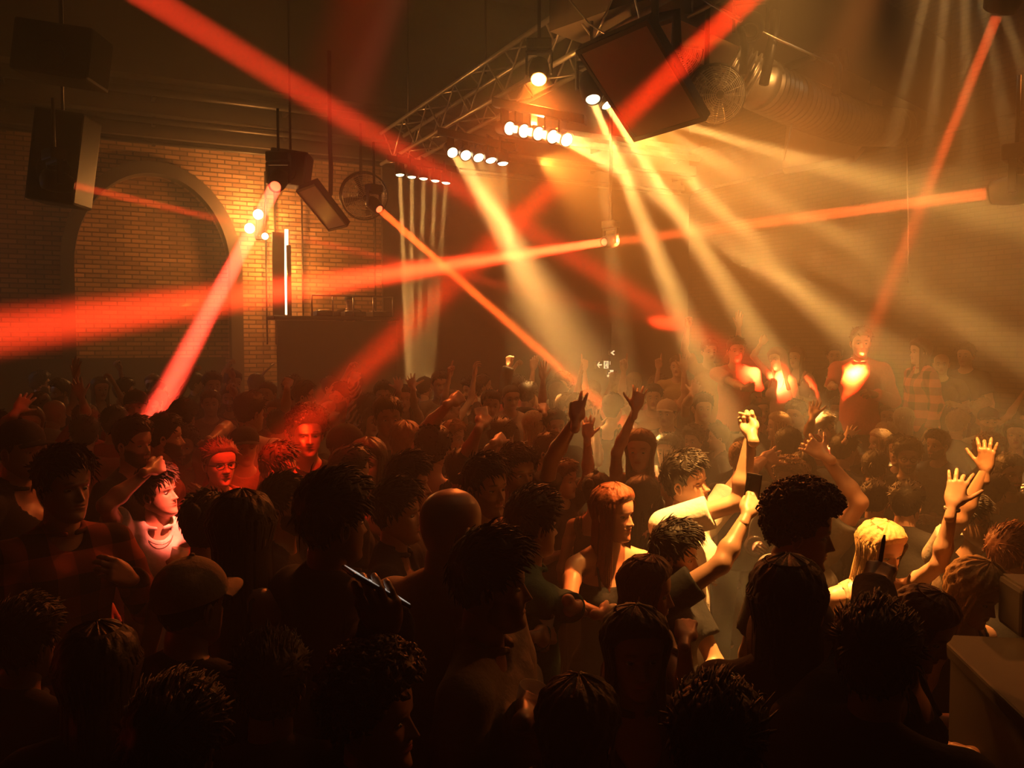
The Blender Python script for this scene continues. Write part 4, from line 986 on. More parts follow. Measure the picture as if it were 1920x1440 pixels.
# ------------------------------------------------------------------ the crowd
SK1 = (.52, .30, .20); SK2 = (.40, .23, .15); SK3 = (.24, .13, .08); SK4 = (.11, .06, .04)
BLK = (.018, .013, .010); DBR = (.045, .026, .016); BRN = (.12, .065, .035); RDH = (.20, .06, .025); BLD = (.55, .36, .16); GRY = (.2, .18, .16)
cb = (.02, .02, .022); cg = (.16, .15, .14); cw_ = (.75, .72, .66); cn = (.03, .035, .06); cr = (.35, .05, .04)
def P(x, y, hh, label, **k):
    k['h'] = (x, y, hh); k['label'] = label; k.setdefault('skin', SK2); return k
NEAR = [
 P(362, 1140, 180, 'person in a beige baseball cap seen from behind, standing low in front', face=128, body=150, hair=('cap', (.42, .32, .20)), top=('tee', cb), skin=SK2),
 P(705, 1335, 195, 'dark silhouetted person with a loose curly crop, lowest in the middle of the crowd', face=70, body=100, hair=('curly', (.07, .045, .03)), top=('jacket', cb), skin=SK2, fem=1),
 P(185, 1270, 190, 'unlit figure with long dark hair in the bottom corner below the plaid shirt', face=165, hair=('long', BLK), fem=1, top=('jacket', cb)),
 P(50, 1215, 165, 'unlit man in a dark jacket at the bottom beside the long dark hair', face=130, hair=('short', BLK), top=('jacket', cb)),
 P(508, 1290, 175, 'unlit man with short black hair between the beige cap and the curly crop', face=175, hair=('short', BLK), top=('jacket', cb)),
 P(628, 985, 178, 'tall black-haired man turned away looking down at the phone in his hands', face=118, body=125, hair=('short', BLK), top=('jacket', cb), skin=SK3,
   ir=dict(e=(705, 1250), w=(728, 1170), t=(700, 1105), p='cup', tz=-1), il='bent'),
 P(848, 984, 147, 'bald man in a beige overshirt seen from behind, tallest in the middle', face=130, body=145, hair=('bald', BLK), top=('shirt', (.36, .28, .19)), skin=SK2, il='down', ir='bent', pitch=-4),
 P(925, 1088, 163, 'man in a grey-brown button shirt holding a cup low, dark profile', face=88, body=75, hair=('short', BLK), beard=.5, top=('shirt', (.17, .14, .10)), skin=SK3,
   ir=dict(e=(985, 1390), w=(990, 1340), t=(1022, 1300), p='cup'), il='down'),
 P(1002, 985, 122, 'dark-haired man in a teal shirt turned away with a drink in both hands', face=118, body=95, hair=('short', BLK), top=('shirt', (.06, .15, .135)), skin=SK2, lean=(5, 4),
   il=dict(e=(960, 1195), w=(1010, 1192), t=(1056, 1182), p='cup', ez=-1), ir=dict(e=(1060, 1135), w=(1072, 1138), t=(1092, 1172), p='cup', ez=1, wz=-1)),
 P(1152, 964, 108, 'red-haired woman in a thin-strapped black dress frowning to her left', fem=1, face=58, body=25, hair=('long', RDH), top=('strap', (.015, .015, .017)), skin=SK1, pitch=-2,
   il=dict(e=(1067, 1135), w=(1130, 1152), t=(1170, 1150), p='relax', wz=-1), ir='down'),
 P(1290, 907, 104, 'young man in a white T-shirt with eyes closed, chin up and a fist raised', face=66, body=55, hair=('short', BLK), top=('tee', cw_), skin=SK1, pitch=10, closed=True, lean=(2, 6), Hr=(1.5, 2.0),
   il=dict(e=(1398, 938), w=(1408, 812), t=(1394, 765), p='fist', ez=-1, wz=-1, palm=1), ir=dict(e=(1392, 893), w=(1432, 862), t=(1470, 852), p='wide', ez=1, wz=1)),
 P(1268, 1045, 118, 'bearded man in a black T-shirt raising a phone with his bent arm', face=78, body=70, hair=('quiff', BLK), beard=.9, top=('tee', cb), skin=SK2, pitch=-5,
   il=dict(e=(1352, 1058), w=(1402, 962), t=(1428, 905), p='cup', ez=1, wz=1), ir=dict(e=(1342, 1245), w=(1305, 1308), t=(1268, 1318), p='relax')),
 P(1215, 1112, 134, 'brown-haired woman holding a hand up to her mouth', fem=1, Hr=(1.44, 1.8), face=84, body=60, hair=('long', BRN), top=('tank', (.03, .025, .025)), skin=SK2, pitch=-6,
   ir=dict(e=(1285, 1300), w=(1284, 1195), t=(1290, 1142), p='fist', wz=-1), il='down'),
 P(1192, 1222, 158, 'unlit woman with a centre parting below the woman touching her mouth', fem=1, face=15, hair=('long', BLK), top=('jacket', cb), skin=SK3),
 P(1504, 1003, 168, 'tall curly-haired man in a dark grey T-shirt in profile, biggest head on the floor', face=90, body=110, hair=('curly', DBR), top=('tee', (.10, .09, .08)), skin=SK2, il='bent', ir='bent', pitch=-8),
 P(1476, 1155, 208, 'long straight black hair of a woman seen from behind in front of the curly-haired man', fem=1, face=172, hair=('long', (.006, .005, .005)), top=('jacket', cb), skin=SK2, hscale=1.02),
 P(1645, 1232, 178, 'unlit person in front of the blonde woman raising a hand with a slim dark pen', face=170, body=170, hair=('short', BLK), top=('jacket', cb), skin=SK3,
   il=dict(e=(1640, 1215), w=(1641, 1098), t=(1662, 1030), p='half', ez=1, wz=1), wrist_l=('wristband', .018, 'plastic_black')),
 P(1652, 1035, 118, 'blonde woman with one arm raised and bracelets on her wrist, hair glowing yellow', fem=1, face=48, body=20, pitch=-14, hair=('long', BLD), top=('tank', (.4, .3, .2)), skin=SK1,
   ir=dict(e=(1762, 1058), w=(1787, 945), t=(1806, 870), p='wave', ez=-1), il='down', wrist_r=('bracelet', .006, 'steel')),
 P(1512, 975, 108, 'person in a grey T-shirt hidden behind the curly-haired man with a bent arm raised', face=60, body=45, hair=('short', DBR), top=('tee', cg), skin=SK1, Hr=(1.5, 1.9),
   ir=dict(e=(1612, 942), w=(1543, 852), t=(1497, 820), p='wave', ez=-1)),
 P(1822, 980, 92, 'dark-skinned man in glasses and a light T-shirt with his hand flung overhead', face=72, body=30, hair=('fade', BLK), top=('tee', (.35, .33, .3)), skin=SK3, glasses='clear', beard=.3,
   il=dict(e=(1800, 975), w=(1848, 880), t=(1852, 812), p='wave', ez=-1)),
 P(1828, 1112, 128, 'blonde woman bowing her head beside the black counter, face lit red', fem=1, face=62, body=60, pitch=-22, hair=('wavy', BLD), top=('tank', cb), skin=SK1),
 P(1728, 1165, 140, 'brown-haired woman bowing her head between the two blondes', fem=1, face=70, body=80, pitch=-25, hair=('long', (.10, .045, .025)), top=('tank', cb), skin=SK1),
 P(1897, 1048, 112, 'auburn-haired person at the right edge turned away', face=135, hair=('short', (.20, .075, .035)), top=('tee', cb), skin=SK1),
 P(1893, 892, 74, 'bearded man at the right edge under the tangle of raised hands', face=35, hair=('fade', BLK), beard=.9, top=('tee', cb), skin=SK3),
 # left
 P(40, 840, 98, 'man in a dark cap at the left edge behind the plaid shirt', face=50, hair=('cap', (.03, .03, .035)), top=('jacket', cb), skin=SK2),
 P(122, 908, 122, 'man in a red and black plaid shirt staring past the camera', face=34, body=25, hair=('short', BLK), top=('shirt', (.30, .06, .04), 'plaid'), skin=SK2, il='down', ir='chest', Hr=(1.6, 2.0)),
 P(297, 925, 92, 'young man glowing red with an open pale shirt and a hand on his head', face=58, body=10, pitch=10, hair=('short', DBR), top=('shirt', (.72, .66, .60)), sleeve=.5, skin=SK1, necklace=1,
   il=dict(e=(198, 948), w=(283, 880), t=(322, 862), p='relax', ez=-1, wz=1), ir=dict(e=(345, 1075), w=(335, 1065), t=(320, 1030), p='cup')),
 P(252, 828, 78, 'bearded man with a thick fringe behind the hand on the head', face=48, hair=('quiff', BLK), beard=.95, top=('tee', cb), skin=SK2),
 P(312, 820, 80, 'bearded dark-haired man in profile to the right of the other beard', face=86, hair=('short', BLK), beard=1.0, top=('tee', cr), skin=SK2),
 P(158, 818, 66, 'round dark head seen from behind against the grey haze', face=178, hair=('short', BLK), top=('tee', (.2, .06, .05)), skin=SK2),
 P(413, 872, 92, 'woman in round glasses with hair tied back, lit deep red', fem=1, face=22, hair=('ponytail', BRN), glasses='clear', top=('tee', (.2, .1, .09)), skin=SK1),
 P(459, 838, 72, 'person in a black cap behind the woman in round glasses', face=10, hair=('cap', (.02, .02, .02)), top=('tee', cr), skin=SK2),
 P(470, 772, 64, 'dark-haired man in a pale T-shirt stretching one arm to his left', face=125, body=150, hair=('short', BLK), top=('tee', (.55, .5, .42)), skin=SK2,
   il=dict(e=(425, 800), w=(388, 832), t=(378, 856), p='relax')),
 P(526, 885, 94, 'man with swept-back hair whose forehead shines bright red', face=66, hair=('fade', BRN), top=('tee', cr), skin=SK1, pitch=4),
 P(535, 955, 108, 'bearded man with sunglasses pushed up on his head', face=72, hair=('short', BLK), beard=1.0, glasses='up', top=('tee', cb), skin=SK2, pitch=10, ir='chest'),
 P(577, 818, 92, 'smiling young man facing the camera in red haze, round-neck dark sweater', face=8, hair=('curly', DBR), top=('long', cb), skin=SK1),
 P(651, 842, 88, 'person in a black cap turned away beside the smiling young man', face=110, hair=('cap', (.015, .015, .015)), top=('jacket', cb), skin=SK3),
 P(727, 785, 72, 'short-haired man facing the camera behind the raised forearm', face=14, hair=('quiff', BLK), top=('tee', cb), skin=SK3),
 P(699, 792, 52, 'laughing woman with a patch of yellow light on her face', fem=1, face=20, roll=14, hair=('wavy', DBR), top=('tee', (.5, .45, .4), 'stripe'), skin=SK1),
 P(757, 746, 46, 'woman with both hands raised above her head in bright yellow light', fem=1, face=2, hair=('long', DBR), top=('tank', cb), skin=SK1, Hr=(1.5, 1.9),
   il=dict(e=(742, 762), w=(748, 727), t=(746, 704), p='open'), ir=dict(e=(776, 760), w=(774, 724), t=(767, 702), p='wide')),
 P(719, 742, 46, 'dark-haired man peering just left of the woman with both hands raised', face=0, hair=('quiff', BLK), top=('tee', cb), skin=SK2),
 P(571, 742, 48, 'man in a pale sweater in profile reaching one arm forward', face=84, hair=('short', BLK), top=('long', (.5, .42, .32)), skin=SK2, ir=dict(e=(600, 772), w=(622, 760), t=(636, 758), p='relax')),
 P(643, 744, 48, 'bearded man in profile facing the man in the pale sweater', face=-68, hair=('fade', BLK), beard=.9, top=('tee', cr), skin=SK2),
 P(690, 768, 50, 'person in a wavy black and white striped shirt with raised arm', face=150, hair=('short', BLK), top=('shirt', (.75, .72, .68), 'stripe'), skin=SK2, il=dict(e=(668, 745), w=(663, 712), t=(672, 690), p='relax')),
 P(522, 800, 56, 'person punching a fist up beside the lit brick pier', face=170, hair=('short', BLK), top=('tee', cr), skin=SK2, ir=dict(e=(533, 762), w=(539, 722), t=(544, 702), p='fist')),
 P(760, 838, 86, 'woman with long light-brown hair seen from behind in the middle', fem=1, face=172, hair=('wavy', (.20, .11, .06)), top=('tank', cb), skin=SK2),
 P(768, 905, 96, 'dark head in front of the long light-brown hair, cheek lit red', face=80, hair=('short', BLK), top=('tee', cb), skin=SK2),
 P(748, 960, 106, 'dark-haired man with a large nose lit red beside the bald man', face=76, hair=('short', BLK), top=('jacket', cb), skin=SK2, Hr=(1.5, 2.0), pitch=3),
 P(812, 845, 74, 'person with messy hair reaching a long arm up over the crowd', face=165, hair=('curly', DBR), top=('tank', cb), skin=SK1, il=dict(e=(800, 800), w=(848, 752), t=(880, 735), p='half', ez=-1)),
 P(920, 760, 50, 'man drinking from a cup held in front of his face', face=10, hair=('fade', BLK), top=('tee', cb), skin=SK2),
 P(868, 885, 78, 'person under a raised arm holding a clear cup in the middle of the crowd', face=160, hair=('short', BLK), top=('tee', cb), skin=SK1, ir=dict(e=(873, 858), w=(902, 795), t=(920, 765), p='cup', ez=-1)),
 P(958, 743, 46, 'close-cropped man with lowered eyes in the back rows', face=18, pitch=-10, hair=('buzz', BLK), top=('tee', (.3, .2, .15)), skin=SK2),
 P(913, 910, 100, 'stubbled man with a tattooed neck looking over the bald head', face=44, hair=('short', BLK), beard=.45, top=('tee', (.25, .12, .1)), skin=SK2, necklace=1),
 P(970, 888, 92, 'heavy-browed man pointing a dark arm up into the orange beam', face=36, hair=('quiff', BLK), beard=.4, top=('tee', cb), skin=SK3, ir=dict(e=(1034, 862), w=(1080, 785), t=(1086, 730), p='two', ez=-1)),
 P(1058, 905, 76, 'person between the teal shirt and the lit forearms, chin on chest', face=60, hair=('short', BRN), top=('tee', cb), skin=SK1, ir=dict(e=(1103, 893), w=(1101, 818), t=(1104, 778), p='open', ez=-1)),
 P(1150, 772, 66, 'dark-haired woman in a black vest top with her fingers spread high', fem=1, face=150, hair=('bun', BLK), top=('tank', cb), skin=SK1, il=dict(e=(1122, 868), w=(1119, 795), t=(1114, 752), p='wide', ez=-1)),
 P(1200, 845, 76, 'long-haired woman raising one long arm lit along its edge', fem=1, face=-10, hair=('long', BRN), top=('tank', cb), skin=SK2, il=dict(e=(1156, 850), w=(1192, 765), t=(1203, 715), p='wave', ez=-1)),
 P(1252, 850, 66, 'man holding a tall glass of beer out over the crowd', face=-20, hair=('short', BLK), top=('tee', cb), skin=SK2, il=dict(e=(1258, 935), w=(1232, 905), t=(1212, 885), p='cup', ez=-1)),
]
NEAR += [
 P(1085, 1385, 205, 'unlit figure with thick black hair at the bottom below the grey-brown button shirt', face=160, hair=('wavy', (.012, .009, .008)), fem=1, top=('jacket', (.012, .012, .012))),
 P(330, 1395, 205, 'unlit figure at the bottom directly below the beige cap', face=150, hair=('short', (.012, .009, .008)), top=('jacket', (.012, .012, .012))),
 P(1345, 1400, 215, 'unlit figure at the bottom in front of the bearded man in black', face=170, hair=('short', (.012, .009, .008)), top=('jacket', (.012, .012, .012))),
]
MID = [
 P(1345, 824, 52, 'dark-haired man in profile above the white T-shirt', face=-80, hair=('short', BLK), top=('tee', cb)),
 P(1318, 766, 50, 'short-haired man facing forward under a bent raised arm', face=12, hair=('quiff', BLK), top=('tee', cb), il=dict(e=(1286, 760), w=(1300, 735), t=(1308, 712), p='open')),
 P(1458, 802, 56, 'fair-haired woman in profile near the raised fist', fem=1, face=-75, hair=('long', (.3, .16, .07)), top=('tank', cb), skin=SK1),
 P(1493, 775, 48, 'dark-haired man looking down behind the fair-haired profile', face=-30, pitch=-12, hair=('short', BLK), top=('tee', cb)),
 P(1545, 806, 56, 'man in orange light with an open palm raised beside his face', face=80, hair=('fade', BRN), top=('tee', cr), skin=SK1, il=dict(e=(1516, 812), w=(1524, 780), t=(1529, 752), p='open', palm=1)),
 P(1478, 838, 64, 'dark head with short hair under the drooping raised hand', face=165, hair=('short', BLK), top=('tee', cb)),
 P(1575, 845, 58, 'person in a dark cap behind the spread fingers', face=-15, hair=('cap', (.03, .03, .03)), top=('tee', cb), ir=dict(e=(1600, 850), w=(1588, 822), t=(1604, 798), p='wide')),
 P(1702, 862, 66, 'curly-haired man in glasses in the dim gap on the right', face=5, hair=('curly', BLK), glasses='clear', beard=.7, top=('tee', cb), skin=SK3),
 P(1757, 838, 58, 'dim man with a beard right of the curly-haired man in glasses', face=-40, hair=('short', BLK), beard=.8, top=('tee', cb)),
 P(1640, 880, 62, 'dim dark head left of the curly-haired man in glasses', face=170, hair=('short', BLK), top=('tee', cb)),
 P(1700, 950, 86, 'dim dark-haired person between the blonde woman and the light T-shirt', face=160, hair=('short', BLK), top=('jacket', cb)),
 P(1640, 945, 78, 'dim broad-backed person behind the blonde glowing hair', face=175, hair=('short', BLK), top=('jacket', cb)),
 P(1395, 855, 60, 'dim face below the raised fist and above the phone', face=30, hair=('short', BLK), top=('tee', cb)),
 P(1300, 830, 54, 'dim curly head above the closed-eyed man', face=-30, hair=('curly', BLK), top=('tee', cb)),
 P(1425, 770, 46, 'dim figure with folded hair bun right of the fist', fem=1, face=30, hair=('bun', BLK), top=('tank', cb)),
 P(255, 762, 58, 'man in a headset with a black cap in front of the thick red beam', face=-5, hair=('cap', (.02, .02, .02)), top=('tee', cr)),
 P(345, 782, 60, 'red-lit man in a rust T-shirt right of the thick beam end', face=150, hair=('short', BLK), top=('tee', (.4, .12, .08))),
 P(398, 722, 42, 'dim man with a fringe in the far rows left of the brick pier', face=15, hair=('quiff', BLK), top=('tee', cb)),
 P(437, 718, 40, 'dim man near the brick pier looking up', face=30, hair=('fade', BLK), top=('tee', cb)),
 P(432, 748, 44, 'dim bearded man in front of the brick pier', face=-10, hair=('short', BLK), beard=.8, top=('tee', cb)),
 P(395, 757, 46, 'dim smiling man under the fringe in the far rows', face=0, hair=('short', BRN), top=('tee', (.2, .1, .08))),
 P(160, 790, 56, 'red-lit person raising a hand with a dark wristband high at the left', face=170, hair=('short', BRN), top=('tee', cr), il=dict(e=(163, 782), w=(152, 742), t=(140, 706), p='open'), wrist_l=('wristband', .02, 'plastic_black')),
 P(-12, 810, 70, 'person at the left edge reaching an open hand into the frame', face=60, hair=('short', BLK), top=('tee', cr), ir=dict(e=(8, 800), w=(34, 768), t=(58, 735), p='open', ez=-1)),
 P(104, 775, 52, 'pale grey figure dissolving in the haze left of the raised wristband', face=120, hair=('bald', GRY), top=('long', (.4, .4, .36))),
 P(215, 795, 58, 'small dim head between the round dark head and the thick fringe', face=160, hair=('short', BLK), top=('tee', cr)),
 P(660, 885, 84, 'dim striped-collar man right of the smiling young man', face=100, hair=('short', BLK), top=('tee', cb)),
 P(690, 865, 74, 'woman clasping her hands under her chin in the middle', fem=1, face=-20, hair=('wavy', DBR), top=('tee', (.3, .2, .15), 'stripe'), il='chest', ir='chest'),
 P(455, 1000, 150, 'long-haired woman in black seen from behind beside the beige cap', fem=1, face=150, hair=('long', BLK), top=('strap', cb), skin=SK2),
 P(388, 985, 122, 'dark head with a shiny hair clip in front of the woman in round glasses', fem=1, face=150, hair=('bun', BLK), top=('tank', cb)),
 P(825, 720, 42, 'dim man in the far rows under the orange diagonal beam', face=12, hair=('fade', BLK), top=('tee', (.15, .1, .08))),
 P(990, 740, 44, 'dark raised-hand figure right of the close-cropped man', face=150, hair=('short', BLK), top=('jacket', cb), il='up'),
 P(1000, 800, 56, 'fair straight-haired person seen from behind under a raised wrist', fem=1, face=168, hair=('long', (.45, .28, .13)), top=('tank', cb), ir=dict(e=(1028, 800), w=(1020, 770), t=(1014, 748), p='relax')),
 P(942, 820, 66, 'person pointing one hand forward in the middle of the crowd', face=140, hair=('short', BLK), top=('tee', cb), il=dict(e=(915, 850), w=(932, 826), t=(955, 815), p='point')),
 P(1250, 775, 50, 'dim man in a pale cap left of the bent raised arm', face=-20, hair=('cap', (.4, .3, .2)), top=('tee', cb)),
 P(1225, 745, 44, 'orange figure with both arms up below the green exit sign', face=0, hair=('short', BLK), top=('tee', (.3, .15, .08)), il='up', ir='up'),
 P(1080, 765, 48, 'bright-faced dancer behind the pointing dark fingers', face=-10, hair=('short', BRN), top=('tee', cb), skin=SK1, il='up'),
 P(1040, 800, 56, 'dim bearded man behind the dark raised arm', face=20, hair=('short', BLK), beard=.8, top=('tee', cb)),
 P(1860, 930, 78, 'dim person just left of the bearded man at the right edge', face=150, hair=('short', BLK), top=('jacket', cb)),
 P(1120, 930, 86, 'person in a black top bending behind the red-haired woman, bare shoulder lit', fem=1, face=150, hair=('bun', BLK), top=('tank', cb), skin=SK1),
 P(1205, 940, 82, 'dark-haired person with clipped hair behind the red-haired woman', fem=1, face=140, hair=('wavy', BLK), top=('tank', cb)),
 P(1030, 850, 70, 'cheek and ear of a man behind the crossed forearms', face=70, hair=('short', DBR), top=('tee', cb), skin=SK1),
]
STAGE = [
 P(1614, 642, 50, 'man in an unbuttoned red shirt standing on the platform with a cup', face=10, body=-8, hair=('fade', BRN), beard=.4, top=('shirt', (.62, .16, .11)), skin=SK1, il=dict(e=(1566, 700), w=(1560, 722), t=(1542, 714), p='cup'), ir='bent'),
 P(1380, 658, 46, 'man in a red T-shirt on the platform with folded arms', face=15, hair=('short', BLK), top=('tee', (.6, .2, .14)), skin=SK1, il=dict(e=(1378, 720), w=(1400, 728), t=(1424, 722), p='relax')),
 P(1458, 676, 44, 'woman on the platform with one glowing white arm raised', fem=1, face=-40, roll=-15, hair=('wavy', RDH), top=('tank', (.5, .3, .25)), skin=SK1, il=dict(e=(1412, 668), w=(1428, 643), t=(1443, 625), p='relax')),
 P(1494, 672, 42, 'person on the platform stretching an arm to the folded arms', fem=1, face=-35, hair=('long', BRN), top=('tank', (.3, .15, .1)), skin=SK1, il=dict(e=(1450, 715), w=(1420, 730), t=(1402, 740), p='relax')),
 P(1724, 660, 46, 'person in a red plaid overshirt at the right end of the platform', face=-60, hair=('wavy', BRN), top=('shirt', (.5, .12, .08), 'plaid'), skin=SK2),
 P(1765, 685, 44, 'dim bald man on the platform beside the plaid overshirt', face=0, hair=('bald', BLK), top=('tee', cb)),
 P(1810, 668, 44, 'dim tall man furthest right on the platform', face=-20, hair=('short', BLK), top=('tee', cb)),
 P(1330, 660, 42, 'dancer with both arms raised dissolving in the orange haze', face=20, hair=('short', BRN), top=('tee', (.4, .2, .1)), skin=SK1, il='up', ir='up'),
 P(1270, 690, 42, 'hazy dancer on the platform beside the dancer with both arms raised', face=-10, hair=('short', BRN), top=('tee', (.3, .2, .1)), skin=SK1, il='down', ir='down'),
 P(1565, 668, 40, 'small dim head left of the man in the unbuttoned red shirt', face=0, hair=('short', BLK), top=('tee', cb)),
]
LIM = int(globals().get('CROWD_LIMIT', 9999))
PLAT = .55
struct(MB().box((7.35, 8.9, PLAT/2), (7.2, 5.0, PLAT), rotm('Z', 0)), 'floor_platform', 'floor')
D = {}
spread_out(NEAR+MID); spread_out(STAGE, PLAT)
for i, sp in enumerate(NEAR[:LIM]): sp.setdefault('lod', 2 if sp['h'][2] >= 84 else 1); D[sp['label']] = make_person(sp)
for i, sp in enumerate(MID[:LIM]): sp.setdefault('lod', 2 if sp['h'][2] >= 110 else 1); make_person(sp)
for i, sp in enumerate(STAGE[:LIM]): sp['lod'] = 1; make_person(sp, PLAT)
def who(t):
    for p in PEOPLE:
        if t in p.spec['label']: return p
# the back rows: a few dancers built once, then copied
FT = []
fill_specs = [(('short', BLK), ('tee', cb), 0, 'down', 'bent', 0), (('long', DBR), ('tank', cb), 1, 'down', 'bent', 0), (('fade', BRN), ('tee', cg), 0, 'up', 'down', 0), (('curly', BLK), ('jacket', cb), 0, 'bent', 'chest', .8),
 (('bun', BRN), ('tee', cg), 1, 'upf', 'down', 0), (('cap', (.05, .05, .05)), ('tee', cb), 0, 'down', 'down', .5), (('quiff', DBR), ('shirt', cg), 0, 'chest', 'down', .7), (('wavy', BRN), ('tank', cg), 1, 'up', 'up', 0)]
rows = [  # x, y, head px, facing
 (70, 720, 38), (120, 735, 42), (185, 728, 40), (225, 735, 42), (290, 722, 40), (330, 738, 42), (362, 720, 39), (365, 760, 47), (300, 752, 44), (480, 722, 40), (505, 738, 42), (545, 730, 40), (600, 728, 40), (612, 778, 52), (668, 724, 38), (792, 728, 40), (800, 760, 46), (850, 765, 46),
 (842, 800, 56), (880, 738, 42), (900, 722, 38), (930, 730, 40), (975, 765, 46), (1020, 735, 40), (1045, 742, 42), (1058, 722, 38), (1110, 735, 40), (1105, 765, 46), (1160, 722, 38), (1175, 750, 44), (1215, 728, 38), (1240, 720, 38), (1285, 742, 42), (1350, 748, 42), (1365, 785, 48), (1395, 760, 44), (1408, 800, 54),
 (1450, 752, 42), (1525, 745, 42), (1520, 850, 64), (1575, 770, 44), (1600, 790, 50), (1622, 830, 56), (1660, 808, 52), (1690, 790, 48), (1735, 795, 48), (1765, 775, 46), (1790, 800, 52), (1820, 770, 46), (1850, 790, 50), (1845, 850, 62), (1885, 770, 46), (1905, 815, 56), (1788, 870, 64), (1600, 905, 70), (1655, 840, 58),
 (745, 815, 60), (600, 760, 48), (480, 835, 66),  (90, 790, 60), (20, 770, 52), (700, 930, 92), (810, 905, 84), (855, 835, 66), (1445, 880, 72), (1550, 905, 76), (1750, 910, 78),
]
rr_ = random.Random(4)
def region(x, y, hh):
    col_ = ['at the far left', 'left of the brick pier', 'below the DJ booth', 'left of centre', 'in the centre', 'right of centre', 'below the platform', 'toward the right wall'][min(7, max(0, int(x//240)))]
    row_ = 'back row' if y < 735 else 'second last row' if y < 765 else 'middle rows' if y < 860 else 'front rows'
    return col_, row_
used = {}
first = {}
def taken(pos, r_=.38):
    return any((pos-q).length < r_ for q in SPOTS)
SPOTS = [Vector((p.W.translation.x, p.W.translation.y, 0)) for p in PEOPLE]
ncopy = 0
for i, (x, y, hh) in enumerate(rows[:LIM*2]):
    k = rr_.randrange(len(fill_specs)); (hair, top_, fem, a, b, beard) = fill_specs[k]
    if hh > 52: k = rr_.choice([0, 1, 3, 5, 6]); (hair, top_, fem, a, b, beard) = fill_specs[k]
    d, Hz = persp(x, y, hh); H = min(max(Hz, 1.56), 1.86); top = y-hh/2
    for _ in range(20):
        zt = at(x, top, d).z; dz = at(x, top, d*1.01).z-zt; d += (H-zt)/dz*.01*d*.8; d = min(max(d, 1.4), 13.0)
    H = at(x, top, d).z
    hd_ = at(x, y, d); g_ = Vector((hd_.x, hd_.y, 0))
    tries = 0
    while taken(g_) and tries < 12:
        g_ = Vector((hd_.x, hd_.y, 0))+Vector((rr_.uniform(-.3, .3), rr_.uniform(-.1, .5), 0))*(1+tries*.1); tries += 1
    if taken(g_) or g_.y > WY-.5 or g_.x > WX-.5: continue
    SPOTS.append(g_)
    face = rr_.choice([0, 20, -25, 60, 90, 140, 175, -60])
    if k not in first:
        sp = P(x, y, hh, 'x', face=0, hair=hair, top=top_, fem=fem, il=a, ir=b, beard=beard, seed=k, Hr=(1.4, 2.1)); sp['lod'] = 1
        pr = make_person(sp); src = pr.o; first[k] = (src, pr.s); root = src; s0 = pr.s
    else:
        src, s0 = first[k]; root = src.copy(); COL.objects.link(root)
        for ch in src.children:
            c = ch.copy(); COL.objects.link(c); c.parent = root
            if ch.name.startswith('hair'): q = rr_.choice([BLK, BLK, DBR, BRN, (.25, .14, .07)]); c.color = (*q, 1)
            if ch.name.split('.')[0] in ('t_shirt', 'shirt', 'jacket', 'tank_top'): q = rr_.choice([cb, cb, cg, cr, (.35, .3, .25), cn]); c.color = (*q, 1)
    sc_ = H/1.75/s0; dirc = CAM-hd_; base = math.atan2(dirc.y, dirc.x)+PI/2
    root.matrix_world = Matrix.Translation(g_) @ Matrix.Rotation(base+R(face), 4, 'Z') @ Matrix.Scale(sc_, 4)
    root.color = (*rr_.choice([SK1, SK2, SK2, SK3]), 1)
    col_, row_ = region(x, y, hh)
    hairw = {'short': 'short-haired', 'long': 'long-haired', 'fade': 'crop-haired', 'curly': 'curly-haired', 'bun': 'bun-haired', 'cap': 'capped', 'quiff': 'thick-haired', 'wavy': 'wavy-haired'}[hair[0]]
    turn = 'facing the camera' if abs(face) < 30 else ('in profile' if abs(face) < 100 else 'seen from behind')
    key = f'dim {hairw} dancer {turn} in the {row_} {col_}'
    near_ = min(PEOPLE, key=lambda p: (p.spec['h'][0]-x)**2+(p.spec['h'][1]-y)**2 if p.spec['label'] != 'x' else 1e9)
    if key in used:
        key = f'dim {hairw} dancer {turn} in the {row_}, ' + ('left of' if x < near_.spec['h'][0] else 'right of') + ' the ' + ' '.join(near_.spec['label'].replace(',', '').split()[:5])
        if key in used: key = f'{hairw} figure half hidden {turn}, just behind the ' + ' '.join(near_.spec['label'].split()[:4])
    key = ' '.join(key.split()[:16]); used[key] = 1; root['label'] = key; root['group'] = 'dancers in the unlit gaps of the crowd'; root['category'] = 'person'
# ---- things they hold
def hold_cup(t, side, label, **k):
    p = who(t)
    if not p: return
    c, Mx, ts = grip(p, side); cup(c+Vector((0, 0, .01)), Vector((0, 0, 1))*.9+Mx.col[1]*ts*.25, label, **k)
hold_cup('grey-brown button shirt', 'ir', 'plastic cup held low by the man in the grey-brown button shirt')
hold_cup('teal shirt turned', 'il', 'clear plastic cup held in front of the teal shirt')
hold_cup('drinking from a cup', 'il', 'cup beside the drinking man')
hold_cup('raised arm holding a clear cup', 'ir', 'clear cup lifted overhead in the middle of the crowd')
hold_cup('tall glass of beer', 'il', 'tall glass of beer held out beside the white T-shirt', r=.038, H=.16, full=.55, nm='beer_glass')
hold_cup('unbuttoned red shirt', 'il', 'cup glowing white in the hand of the man in the red shirt')
hold_cup('young man glowing red', 'ir', 'dark cup at the chest of the young man glowing red')
p = who('raising a phone')
if p:
    c, Mx, ts = grip(p, 'il'); phone(c+Vector((0, 0, .035)), Matrix.Rotation(YAW*-1+R(118), 3, 'Z') @ rotm('X', 8), 'black phone held up by the bearded man in the black T-shirt')
p = who('looking down at the phone')
if p:
    c, Mx, ts = grip(p, 'ir'); phone(c+Vector((0, 0, .02)), Matrix.Rotation(-YAW+R(120), 3, 'Z') @ rotm('X', -55), 'phone with a pale screen edge in the hands of the tall black-haired man', True)
p = who('slim dark pen')
